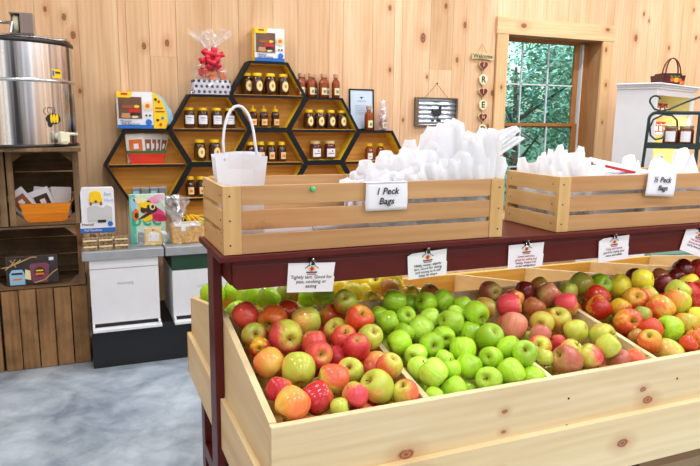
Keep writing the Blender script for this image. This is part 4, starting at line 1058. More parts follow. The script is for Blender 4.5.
# heights follow the heap: low at left, tall at right, every bag standing on the crate floor
NW = ['one','two','three','four','five','six','seven','eight','nine','ten','eleven','twelve','thirteen','fourteen','fifteen','sixteen','seventeen','eighteen','nineteen','twenty','twenty one','twenty two','twenty three','twenty four','twenty five','twenty six','twenty seven','twenty eight']
N1 = 28
for i in range(N1):
    f = i/(N1-1); w_ = rnd.uniform(.16, .21)
    x = .955+.27*f
    tl = -.38+.62*f+rnd.uniform(-.06, .06)
    tx = x+.30*math.sin(tl)
    ztop = (1.41+.08*min(1, max(0, (tx-.90)/.16)) if tx < 1.15 else 1.495+.085*min(1, (tx-1.15)/.10))+rnd.uniform(-.014, .010)
    hgt = (ztop-ZS-.012)/math.cos(tl)
    y = 1.905+.235*((i*11) % N1)/(N1-1)
    dw = 'front' if y < 1.98 else ('middle' if y < 2.06 else 'back')
    tshirt_bag((x, y, ZS+.012), (rnd.uniform(-.05, .10), tl, -.25+rnd.uniform(-.2, .2)), w_, hgt, 'white plastic bag in the %s of the heap, number %s from its left end' % (dw, NW[i]), G1, 100+i)
for i, (x, y, z, ry, rz, lb) in enumerate(((1.31, 1.97, 1.46, 1.05, .1, 'plastic bag flopping out over the right end of the heap, lower'), (1.31, 2.02, 1.50, 1.25, -.1, 'plastic bag sticking out right toward the window, upper'))):
    tshirt_bag((x, y, z), (0, ry, rz), .06, .19, lb, G1, 300+i, .3)
for i in range(8):
    x = .95+.045*i
    tshirt_bag((x, 1.895+.012*(i % 2), ZS+.012), (.03, -.30+.07*i, rnd.uniform(-.1, .1)), .15, .215+.009*i, 'short plastic bag along the front of the heap, %s' % (ORD[i] if i < 7 else 'rightmost'), G1, 500+i)
G2 = 'white plastic bags and sheets in the right crate'
nm2 = ['leftmost', 'second', 'third', 'fourth', 'fifth', 'sixth', 'seventh']
for i, (x, y, h, ry, rz) in enumerate(((1.70, 1.95, .235, -.12, .0), (1.70, 2.05, .275, -.05, .1), (1.73, 2.0, .30, .05, -.2), (1.77, 2.08, .28, .02, .1), (1.78, 1.95, .25, .2, 0), (1.70, 2.12, .25, -.1, -.3), (1.84, 2.05, .225, .3, .1))):
    tshirt_bag((x, y, ZS+.012), (rnd.uniform(-.1, .1), ry, rz), .13, h, '%s plastic bag from the left in the right crate' % nm2[i].capitalize(), G2, 700+i)
for i, (x, y, z, rx, ry, rz, w, d, lb) in enumerate(((1.90, 2.0, 1.385, .05, -.10, .1, .26, .22, 'white folded paper sack lying at the left in the right crate'), (1.99, 2.06, 1.40, .1, .06, -.2, .24, .2, 'white folded paper sack lying in the middle of the right crate'), (2.12, 2.0, 1.385, -.05, .12, .2, .22, .22, 'white folded paper sack beside the half peck sign'), (2.42, 2.02, 1.37, .0, .0, .1, .3, .22, 'white folded paper sack right of the half peck sign'))):
    o = MB().cbox((0, 0, 0), (w, d, .02)).build('folded_sack', M_paper, bevel=.006, loc=(x, y, z), rot=(rx, ry, rz)); tag(o, lb, 'bag', G2)
    o2 = MB().cbox((0, 0, 0), (w*.9, d*.9, z-.02-ZS-.012)).build('sack_stack', M_paper, bevel=.01, loc=(x, y, (z-.02+ZS+.012)/2), rot=(0, 0, rz)); tag(o2, 'stack of white sacks under the '+lb.replace('white folded ', '').split(' lying')[0]+' number '+['one', 'two', 'three', 'four'][i], 'bags', G2)
t = thing('box_lid', 'long white lid with red stripe leaning in the right crate', 'lid', (1.99, 1.97, 1.425), (.25, .20, -.25))
MB().cbox((0, 0, 0), (.26, .06, .010)).build('lid_panel', M_paper, t, bevel=.001); MB().cbox((0, -.031, -.004), (.24, .002, .010)).build('red_stripe', M_redp, t)
for i, (x, lb, s) in enumerate(((2.07, 'folded white paper peak right behind the half peck sign', 1.), (2.37, 'pointed white paper corner standing at the right of the right crate', 1.1))):
    t = thing('folded_paper', lb, 'paper', (x, 2.0, ZS+.012), (0, 0, .2-.4*i), G2)
    MB().prism([(-.07*s, 0), (.07*s, 0), (.06*s, .17), (.0, .262*s), (-.045*s, .25*s)], -.012, .012).build('paper_fold', M_paper, t, bevel=.004)
    MB().prism([(-.05*s, .1), (.085*s, .1), (.02*s, .24*s)], -.022, -.013).build('front_flap', M_paper, t, bevel=.003)
# flat white stack inside left crate seen through the slats
for i, (x, lb) in enumerate(((.64, 'left'), (1.0, 'middle'), (1.2, 'right'))):
    o = MB().cbox((0, 0, 0), (.26 if i == 0 else .17, .20, .07)).build('bag_bundle', M_paper, bevel=.012, loc=(x, 2.08, ZS+.046)); tag(o, lb+' bundle of white bags low inside the left crate', 'bags', 'bundles seen through the slats')
o = MB().cbox((0, 0, 0), (.10, .03, .02)).build('red_packet', M_redp, bevel=.003, loc=(.68, 1.93, ZS+.02)); tag(o, 'small red packet seen through the lower slats of the left crate', 'packet')

# ------------------------------------------------------------------ boxes behind the table
M_sage = plain('sage_green_box', lin(130, 166, 148), .5)
for x0, x1, m, lb in ((3.06, 3.33, M_white, 'white storage box behind the table, left of the sage one'), (3.39, 3.76, M_sage, 'sage green storage box seen below the maroon board'), (3.80, 3.98, M_white, 'white storage box right of the sage green one')):
    t = thing('storage_box', lb, 'box', ((x0+x1)/2, 3.05, 0), 0, 'storage boxes standing behind the table')
    w = x1-x0
    MB().box((-w/2, 0, 0), (w/2, .32, .74)).build('box_body', m, t, bevel=.006); MB().box((-w/2-.006, -.006, .742), (w/2+.006, .326, .78)).build('lid', m, t, bevel=.005)

# ------------------------------------------------------------------ white hutch
t = thing('white_hutch', 'tall white corner hutch with lit yellow inside and moulded top', 'cabinet', (4.355, 4.0, 0), math.radians(22.6))
HT = 1.905; HWd = .92; HD = .33
b = MB(); b.box((0, 0, 0), (.02, HD, HT)); b.box((HWd-.02, 0, 0), (HWd, HD, HT)); b.box((.02, HD-.02, 0), (HWd-.02, HD, HT)); b.box((.02, 0, HT-.02), (HWd-.02, HD-.02, HT)); b.box((.02, 0, 0), (HWd-.02, HD-.02, .1))
b.box((.02, 0, .1), (.032, .02, HT-.02)); b.box((HWd-.06, 0, .1), (HWd-.02, .02, HT-.02)); b.box((.032, 0, HT-.08), (HWd-.06, .02, HT-.02))
M_hutch = plain('hutch_white', lin(222, 224, 230), .45, vary=.02)
b.build('hutch_body', M_hutch, t, bevel=.002)
c = MB()
for (o_, z0, z1) in ((.012, -.03, -.012), (.022, -.012, .004), (.036, .004, .018)): c.box((-o_, -o_, HT+z0), (HWd+o_, HD, HT+z1))
c.build('crown_moulding', M_hutch, t, bevel=.004)
for zl in (HT-.024, 1.655, 1.495):
    hl = bpy.data.lights.new('hutch_lamp', 'AREA'); hl.shape = 'RECTANGLE'; hl.size = .75; hl.size_y = .04; hl.energy = 3.5; hl.color = (1, .93, .75)
    ho = bpy.data.objects.new('hutch_lamp', hl); COL.objects.link(ho); ho.location = (4.355+.46*.923-.05*.384, 4.0+.46*.384+.05*.923, zl); ho.rotation_euler = (math.radians(25), 0, math.radians(22.6))
lw = MB(); lw.box((.021, HD-.024, .1), (HWd-.021, HD-.021, HT-.021)); lw.box((.0205, .03, .1), (.023, HD-.025, HT-.021)); lw.box((HWd-.023, .03, .1), (HWd-.0205, HD-.025, HT-.021)); lw.build('yellow_backing', plain('pale_yellow_lining', lin(240, 218, 138), .5), t)
for z in (.55, .9, 1.19, 1.50, 1.66): MB().box((.0205, .022, z), (HWd-.0205, HD-.025, z+.015)).build('inner_shelf', M_hutch, t)
Mh = Matrix.Translation((4.355, 4.0, 0)) @ RZ(math.radians(22.6))
k = 0
jp = None
for z, n, col, g in ((1.675, 6, M_redp, 'upper'), (1.515, 6, M_redp, 'second')):
    for i in range(n):
        p = Mh @ Vector((.085+.105*i, .16, z+.001))
        lb = 'small red jar, %s on the %s shelf inside the hutch' % (ORD[i] if i < n-1 else 'rightmost', g)
        if jp is None:
            jp = thing('preserve_jar', lb, 'jar', p, math.radians(22.6), 'red jars inside the hutch')
            MB().lathe([(.036, 0), (.042, .005), (.042, .068), (.036, .078)], 16).build('jar_body', plain('red_preserve', lin(150, 24, 18), .1, coat=.5), jp, smooth=True)
            MB().lathe([(.037, .078), (.038, .080), (.038, .094), (.036, .096)], 16).build('lid', M_dkred, jp, smooth=True, autos=True)
            arc_patch(.0428, -PI/2-.7, -PI/2+.7, .02, .055, 8).build('label', M_cream, jp)
        else: dup(jp, p, math.radians(22.6), lb)
def loc_thing(name, lb, cat, lx, ly, z, grp=None, rz=0):
    return thing(name, lb, cat, Mh @ Vector((lx, ly, z)), math.radians(22.6)+rz, grp)
tt = loc_thing('snack_bag', 'yellow snack pouch with brown lettering on the lower hutch shelf', 'bag', .085, .14, 1.206)
MB().grid(lambda u, v: ((u-.5)*.10, -.02*math.sin(PI*u)*math.sin(PI*v), v*.21), 8, 8).build('pouch', M_yel, tt, solid=.006, smooth=True); text('chips', .04, M_dkbrown, tt, (0, -.032, .11), rot=(PI/2, -1.3, 0))
for i in range(4):
    tt = loc_thing('candy_bag', '%s red and white candy bag on the lower hutch shelf' % ORD[i], 'bag', .20+.13*i, .13, 1.206, 'candy bags in the hutch')
    MB().grid(lambda u, v: ((u-.5)*.11*(1-.25*v), -.03*math.sin(PI*u)*math.sin(PI*min(1, v*1.2)), v*.13), 8, 8).build('pouch', M_film, tt, solid=.004, smooth=True)
    rr = random.Random(i)
    for q in range(9): MB().lathe([(.004, 0), (.013, .004), (.013, .012), (.004, .016)], 8, M=T(rr.uniform(-.035, .035), rr.uniform(-.012, .012)+.0, .008+rr.uniform(0, .08))).build('candy', rr.choice([M_redp, M_pink, M_paper, M_redp]), tt)
# burgundy baskets on top
M_burg = plain('burgundy_paint', lin(74, 16, 20), .35)
for i, (lx, w, hh, lb) in enumerate(((.46, .150, .135, 'small burgundy basket with painted pears on top of the hutch'), (.80, .24, .165, 'larger burgundy basket at right on top of the hutch'))):
    tt = loc_thing('burgundy_basket', lb, 'basket', lx, .09+.12*i, HT+.0185, 'burgundy baskets on the hutch', -.75)
    taper(w*.45, .07, w*.5, .08, 0, .098+.006*i).build('basket_body', M_burg, tt, solid=.008)
    hd = [(w*.36*math.cos(PI*(1-q/12)), -.06, .09+hh*math.sin(PI*q/12)) for q in range(13)]
    MB().tube(hd, .006, 6).build('handle', M_burg, tt, smooth=True)
    for (x, z, m, r) in ((.0, .045, plain('painted_apple', lin(206, 84, 40), .5), .020), (.035, .042, plain('painted_pear', lin(230, 176, 40), .5), .021), (.066, .04, plain('painted_peach', lin(214, 96, 50), .5), .017)):
        if i: x += .035
        MB().lathe([(r, 0), (r, .002)], 16, M=T(x, -.0755-.08*z, z) @ Matrix.Rotation(PI/2+.1, 4, 'X')).build('fruit_painting', m, tt)
    for x in (-.012, .02, .05): MB().prism([(x-.012, .07), (x, .062), (x+.014, .072), (x, .08)], -.085, -.083).build('leaf_painting', M_green, tt)

# ------------------------------------------------------------------ iron rack in front of the hutch
M_iron = plain('dark_green_iron', lin(30, 48, 46), .4)
t = thing('iron_rack', 'dark green wrought iron shelf rack with scrolled top holding jars', 'rack', (3.885, 3.58, 0), -.82)
RW, RD = .95, .28
fr = MB()
def arc(cx, cz, r, a0, a1, n=12, y=0): return [(cx+r*math.cos(a0+(a1-a0)*i/n), y, cz+r*math.sin(a0+(a1-a0)*i/n)) for i in range(n+1)]
path = [(-.045, 0, .0), (-.045, 0, 1.3), (-.03, 0, 1.60)] + arc(.02, 1.625, .05, PI, PI/2, 6) + [(RW-.06, 0, 1.675)] + arc(RW-.05, 1.625, .05, PI/2, 0, 6) + [(RW, 0, 1.60), (RW, 0, 0)]
fr.tube(path, .011, 8); fr.tube([(x, RD, z) for x, y, z in path], .011, 8)
fr.build('frame', M_iron, t, smooth=True)
for x in (.30,): MB().box((x-.013, -.006, 0), (x+.013, .006, 1.67)).build('upright', M_iron, t)
for z in (.35, .8, 1.12, 1.44):
    s = MB(); s.box((-.04, -.012, z-.024), (RW, .0, z+.012)); s.box((-.04, RD, z-.024), (RW, RD+.012, z+.012)); 
    for q in range(8): s.box((-.04, .02+q*.033, z-.004), (RW, .03+q*.033, z+.004))
    s.box((-.045, 0, z-.018), (-.035, RD, z+.010)); s.box((RW-.005, 0, z-.018), (RW+.005, RD, z+.010))
    s.build('rack_shelf', M_iron, t)
sc1 = MB()
pts = arc(-.0, 1.76, .035, PI*.1, PI*1.25, 10) + [(.0, 0, 1.70), (.045, 0, 1.685), (.10, 0, 1.70), (.2, 0, 1.75), (.32, 0, 1.80), (RW/2, 0, 1.82), (RW-.32, 0, 1.80), (RW-.2, 0, 1.75), (RW-.10, 0, 1.70), (RW-.03, 0, 1.685)]
sc1.tube(pts, .008, 6)
pts2 = [(.10+.055*math.cos(a), 0, 1.615+.05*math.sin(a)) for a in [PI*.0-.2+i*PI*.1 for i in range(8)]]
sc1.tube([(.16, 0, 1.58), (.155, 0, 1.62), (.12, 0, 1.655), (.06, 0, 1.66), (.0, 0, 1.625), (-.02, 0, 1.57), (-.01, 0, 1.51), (.025, 0, 1.48), (.065, 0, 1.49), (.085, 0, 1.52)], .008, 6)
sc1.build('scroll', M_iron, t, smooth=True)
jp = None
Mk = Matrix.Translation((3.885, 3.58, 0)) @ RZ(-.82)
for i, x in enumerate((.125, .225, .345, .445, .545, .645)):
    lb = 'amber preserve jar, %s on the iron rack' % (ORD[i] if i < 5 else 'rightmost')
    if jp is None:
        jp = thing('preserve_jar', lb, 'jar', Mk @ Vector((x, .07, 1.4525)), -.82, 'amber preserve jars on the iron rack')
        MB().lathe([(.046, 0), (.052, .006), (.052, .095), (.045, .108)], 20).build('jar_body', plain('amber_preserve', lin(112, 56, 26), .1, coat=.5), jp, smooth=True)
        MB().lathe([(.046, .108), (.048, .11), (.048, .128), (.045, .131)], 20).build('lid', plain('grey_gold_lid', lin(176, 160, 130), .35, metal=.6), jp, smooth=True, autos=True)
        arc_patch(.0528, -PI/2-.75, -PI/2+.6, .015, .09, 10).build('label', M_labw, jp)
    else: dup(jp, Mk @ Vector((x, .07, 1.4525)), -.82, lb)

# ------------------------------------------------------------------ outside the window
def leafmat(name, a, b):
    k = NT(name); oi = k.coord(rnd=False)
    k.put(k.b.inputs['Base Color'], k.mix(k.mapr(k.noise(oi, 2.5, 4, .7), .35, .65), a, b))
    k.b.inputs['Roughness'].default_value = .5
    k.b.inputs['Subsurface Weight'].default_value = 0
    return k.m
M_leafs = [leafmat('leaf_teal_green', lin(70, 138, 112), lin(160, 214, 190)), leafmat('leaf_fresh_green', lin(78, 146, 100), lin(166, 218, 170))]
M_bark2 = plain('bark', lin(92, 76, 62), .8)
def tree(loc, rx, rz, h0, n, mi, lb, seed, cat='tree'):
    t = thing('leafy_tree', lb, cat, loc, 0, 'trees outside the window')
    rr = random.Random(seed); m = MB()
    cl = [(rr.gauss(0, rx*.5), rr.gauss(0, rx*.45), h0+rz*(1+.75*rr.uniform(-1, 1)), rr.uniform(.25, .55)) for _ in range(30)]
    for i in range(n):
        c = cl[i % len(cl)]; v = Vector((rr.gauss(0, 1), rr.gauss(0, 1), rr.gauss(0, 1))).normalized()*c[3]*rr.uniform(.6, 1.)
        p = Vector(c[:3])+v
        a = Vector((rr.uniform(-1, 1), rr.uniform(-1, 1), rr.uniform(-.6, .6))).normalized(); b = a.cross(Vector((rr.uniform(-1, 1), rr.uniform(-1, 1), 1))).normalized()
        s = rr.uniform(.035, .065)
        m.quad([p-a*s, p-b*s*.5, p+a*s, p+b*s*.5])
    m.build('foliage', M_leafs[mi], t)
    s = MB(); s.tube([(0, 0, 0), (.03, 0, h0+rz*.5), (0, .05, h0+rz*1.6)], [.09, .06, .02], 8)
    for q in range(7):
        a = rr.uniform(0, 2*PI); zz = h0+rz*rr.uniform(.1, 1.1)
        s.tube([(0, 0, zz), (rx*.4*math.cos(a), rx*.4*math.sin(a), zz+.3), (rx*.75*math.cos(a), rx*.75*math.sin(a), zz+.55)], [.035, .02, .008], 6)
    s.build('trunk', M_bark2, t)
tree((6.1, 8.2, -.3), 1.15, 1.5, .3, 5200, 0, 'dense leafy tree filling the left of the window view', 1)
tree((8.0, 9.2, -.3), 1.15, 1.6, .4, 5200, 1, 'lighter leafy tree filling the right of the window view', 2)
tree((7.3, 13.2, -.3), 1.6, 2.2, .8, 4500, 1, 'tall tree further back with sky showing through its top', 3)
tree((11.2, 12.6, -.3), 1.6, 2.4, .8, 4500, 0, 'large tree furthest right outside the window', 4)
gr = NT('grass_ground'); gr.put(gr.b.inputs['Base Color'], gr.mix(gr.noise(gr.coord(rnd=False), 3, 5), lin(76, 110, 60), lin(120, 150, 84)))
struct('ground', MB().box((-30, -40, -.4), (40, 45, -.3)), gr.m)

# ------------------------------------------------------------------ apples
def apple_mesh(name, seed, tall=1., lob=.03, skew=0.):
    rr = random.Random(seed); bm = bmesh.new(); NS, NR = 28, 22
    # profile from stem cavity to calyx cavity
    P = [(0., .60), (.05, .61), (.12, .68), (.22, .80), (.36, .885), (.52, .90), (.70, .82), (.86, .65), (.965, .42), (1., .15), (.985, -.12), (.93, -.38), (.83, -.60), (.69, -.77), (.54, -.86), (.40, -.885), (.27, -.85), (.17, -.78), (.08, -.72), (.0, -.71)]
    ph = rr.uniform(0, 6); rows = []
    for (r, z) in P:
        if r == 0: rows.append([bm.verts.new((0, 0, z*tall))]); continue
        row_ = []
        for i in range(NS):
            a = 2*PI*i/NS; low = max(0, -z)
            k = 1+lob*math.cos(5*a+ph)*(low*.9+.25*(z > .7))+.02*math.sin(2*a+ph*2)+.015*math.sin(3*a+ph)
            zz = z*tall*(1+skew*math.cos(a))+.02*math.cos(5*a+ph)*(z < -.7)*r
            row_.append(bm.verts.new((r*k*math.cos(a), r*k*math.sin(a), zz)))
        rows.append(row_)
    for A, B in zip(rows, rows[1:]):
        if len(A) == 1:
            for i in range(NS): bm.faces.new((A[0], B[i], B[(i+1) % NS]))
        elif len(B) == 1:
            for i in range(NS): bm.faces.new((A[i], B[0], A[(i+1) % NS]))
        else:
            for i in range(NS): bm.faces.new((A[i], B[i], B[(i+1) % NS], A[(i+1) % NS]))
    bmesh.ops.recalc_face_normals(bm, faces=bm.faces[:])
    me = bpy.data.meshes.new(name); bm.to_mesh(me); bm.free()
    for p in me.polygons: p.use_smooth = True
    return me
def apple_mat(name, base, blush, bias, width=.5, streak=.35, russet=.5):
    k = NT(name); c = k.coord(); raw = k.coord(rnd=False)
    sep = k.n('ShaderNodeSeparateXYZ'); k.put(sep.inputs[0], raw)
    oi = k.n('ShaderNodeObjectInfo')
    n1 = k.noise(c, 1.3, 3, .5, .3); st = k.noise(k.scale(c, 6, 6, .7), 1, 3, .6)
    v = k.math('ADD', k.math('ADD', k.math('MULTIPLY', sep.outputs[0], .55), k.math('MULTIPLY', sep.outputs[2], .22)), k.math('ADD', k.math('MULTIPLY', k.math('SUBTRACT', n1, .5), 1.1), k.math('MULTIPLY', k.math('SUBTRACT', st, .5), streak*2)))
    v = k.math('ADD', v, k.math('MULTIPLY', k.math('SUBTRACT', oi.outputs['Random'], .5), .35))
    rad0 = k.math('SQRT', k.math('ADD', k.math('MULTIPLY', sep.outputs[0], sep.outputs[0]), k.math('MULTIPLY', sep.outputs[1], sep.outputs[1])))
    v = k.math('ADD', v, k.math('MULTIPLY', k.math('SUBTRACT', k.math('MINIMUM', rad0, .95), .72), .9))
    f = k.mapr(v, -bias-width/2, -bias+width/2)
    tint = k.mix(oi.outputs['Random'], tuple(x*.86 for x in base[:3])+(1,), tuple(min(1, x*1.12) for x in base[:3])+(1,))
    base2 = k.mix(k.mapr(k.noise(c, 2.2, 3), .3, .7), tint, tuple(x*.82 for x in base[:3])+(1,))
    bl2 = k.mix(k.mapr(st, .3, .7), blush, (min(1, blush[0]*1.25), blush[1]*1.5+.012, blush[2]*1.2, 1)[:3]+(1,))
    col = k.mix(f, base2, bl2)
    # lenticels
    vo = k.n('ShaderNodeTexVoronoi'); k.put(vo.inputs['Vector'], c); vo.inputs['Scale'].default_value = 9
    dots_ = k.mapr(vo.outputs['Distance'], .05, .10, .30, 0.)
    col = k.mix(dots_, col, tuple(min(1, x*1.3+.12) for x in base[:3])+(1,))
    # russet in stem and calyx basins
    rad = k.math('SQRT', k.math('ADD', k.math('MULTIPLY', sep.outputs[0], sep.outputs[0]), k.math('MULTIPLY', sep.outputs[1], sep.outputs[1])))
    rw = k.math('ADD', rad, k.mapr(st, .3, .7, -.10, .10))
    col = k.mix(k.mapr(rw, .16, .40, russet, 0.), col, lin(176, 132, 40))
    col = k.mix(k.mapr(rad, .05, .11, .85, 0.), col, lin(58, 44, 22))
    k.put(k.b.inputs['Base Color'], col)
    k.b.inputs['Roughness'].default_value = .17; k.b.inputs['Specular IOR Level'].default_value = .5
    k.b.inputs['Subsurface Weight'].default_value = 0
    return k.m
YGc, Yc, Gc = lin(206, 204, 80), lin(232, 210, 60), lin(140, 192, 44)
KIND = {
 'PR': (lin(232, 190, 88), lin(204, 66, 60), .30, .75, .6, 'pink-red'),
 'PG': (lin(204, 206, 76), lin(208, 62, 76), .15, .6, .5, 'pink and green'),
 'YG': (lin(198, 204, 76), lin(220, 150, 80), -.6, .6, .3, 'yellow-green'),
 'YP': (lin(208, 200, 76), lin(212, 88, 64), -.2, .6, .5, 'yellow apple with pink blush'),
 'PY': (lin(238, 196, 84), lin(226, 112, 64), .1, .9, .4, 'peach coloured'),
 'YO': (lin(206, 186, 60), lin(204, 92, 40), .1, .7, .5, 'orange and yellow'),
 'OR': (lin(226, 172, 60), lin(196, 58, 32), .15, .6, .8, 'orange-red striped'),
 'RD': (lin(214, 130, 64), lin(184, 34, 50), .6, .6, .5, 'deep red'),
 'DR': (lin(140, 50, 30), lin(110, 16, 26), .8, .6, .4, 'dark maroon'),
 'BG': (lin(158, 168, 60), lin(170, 104, 50), -.15, .8, .4, 'dull olive'),
 'BP': (lin(192, 172, 96), lin(172, 84, 72), .15, .7, .5, 'dusty pink'),
 'BO': (lin(186, 136, 70), lin(158, 80, 48), .3, .7, .5, 'brownish orange'),
 'PK': (lin(214, 208, 120), lin(206, 118, 98), .1, .7, .5, 'pale pink and cream'),
 'GR': (lin(152, 192, 34), lin(168, 202, 50), -.2, 1.2, .08, 'bright green'),
 'GL': (lin(166, 204, 56), lin(182, 210, 76), .0, 1.2, .08, 'light green'),
 'YE': (lin(234, 218, 60), lin(232, 186, 50), -.5, .7, .2, 'bright yellow'),
 'YF': (lin(200, 202, 56), lin(206, 120, 50), -.3, .4, .9, 'yellow-green flecked with red'),
 'YR': (lin(234, 192, 46), lin(170, 30, 22), .0, .5, .6, 'yellow and red'),
}
AM = {k: apple_mat('apple_skin_'+v[5].replace(' ', '_').replace('-', '_'), *v[:5], russet=.25 if k in ('GR', 'GL') else .75) for k, v in KIND.items()}
SH = {}
for kk in KIND:
    SH[kk] = []
    for s in range(2):
        me = apple_mesh('apple', hash(kk) % 97 if False else (ord(kk[0])*7+ord(kk[1])+s*31), .96+.06*s, .03, .05*s); me.materials.append(AM[kk]); SH[kk].append(me)
M_stem = plain('apple_stem', lin(96, 66, 34), .7)
stem_me = None
def stem_mesh():
    m = MB(); m.tube([(0, 0, .58), (.02, .01, .80), (.10, .03, 1.02), (.13, .04, 1.08)], [.035, .028, .04, .05], 6)
    bmesh.ops.recalc_face_normals(m.bm, faces=m.bm.faces[:])
    me = bpy.data.meshes.new('stem'); m.bm.to_mesh(me); m.bm.free(); me.materials.append(M_stem); return me
stem_me = stem_mesh()
COMP = {'A': ('red and yellow compartment', 'left front'), 'B': ('green apple compartment', ''), 'C': ('blushed apple compartment', ''), 'D': ('mixed apple compartment', ''), 'E': ('far right compartment', ''), 'a': ('rear green compartment', ''), 'b': ('rear yellow compartment', '')}
GRP = {'A': 'red and yellow apples in the left front compartment', 'B': 'green apples in the second front compartment', 'C': 'blushed apples in the third front compartment', 'D': 'mixed apples in the fourth front compartment', 'E': 'apples in the far right compartment', 'a': 'green apples in the rear bin', 'b': 'yellow apples in the rear bin'}
CN = {'A': 'left front bin', 'B': 'green front bin', 'C': 'third front bin', 'D': 'fourth front bin', 'E': 'far right bin', 'a': 'rear green bin', 'b': 'rear yellow bin'}
NUM = ['first', 'second', 'third', 'fourth', 'fifth', 'sixth', 'seventh', 'eighth', 'ninth', 'tenth']
rnd = random.Random(77)
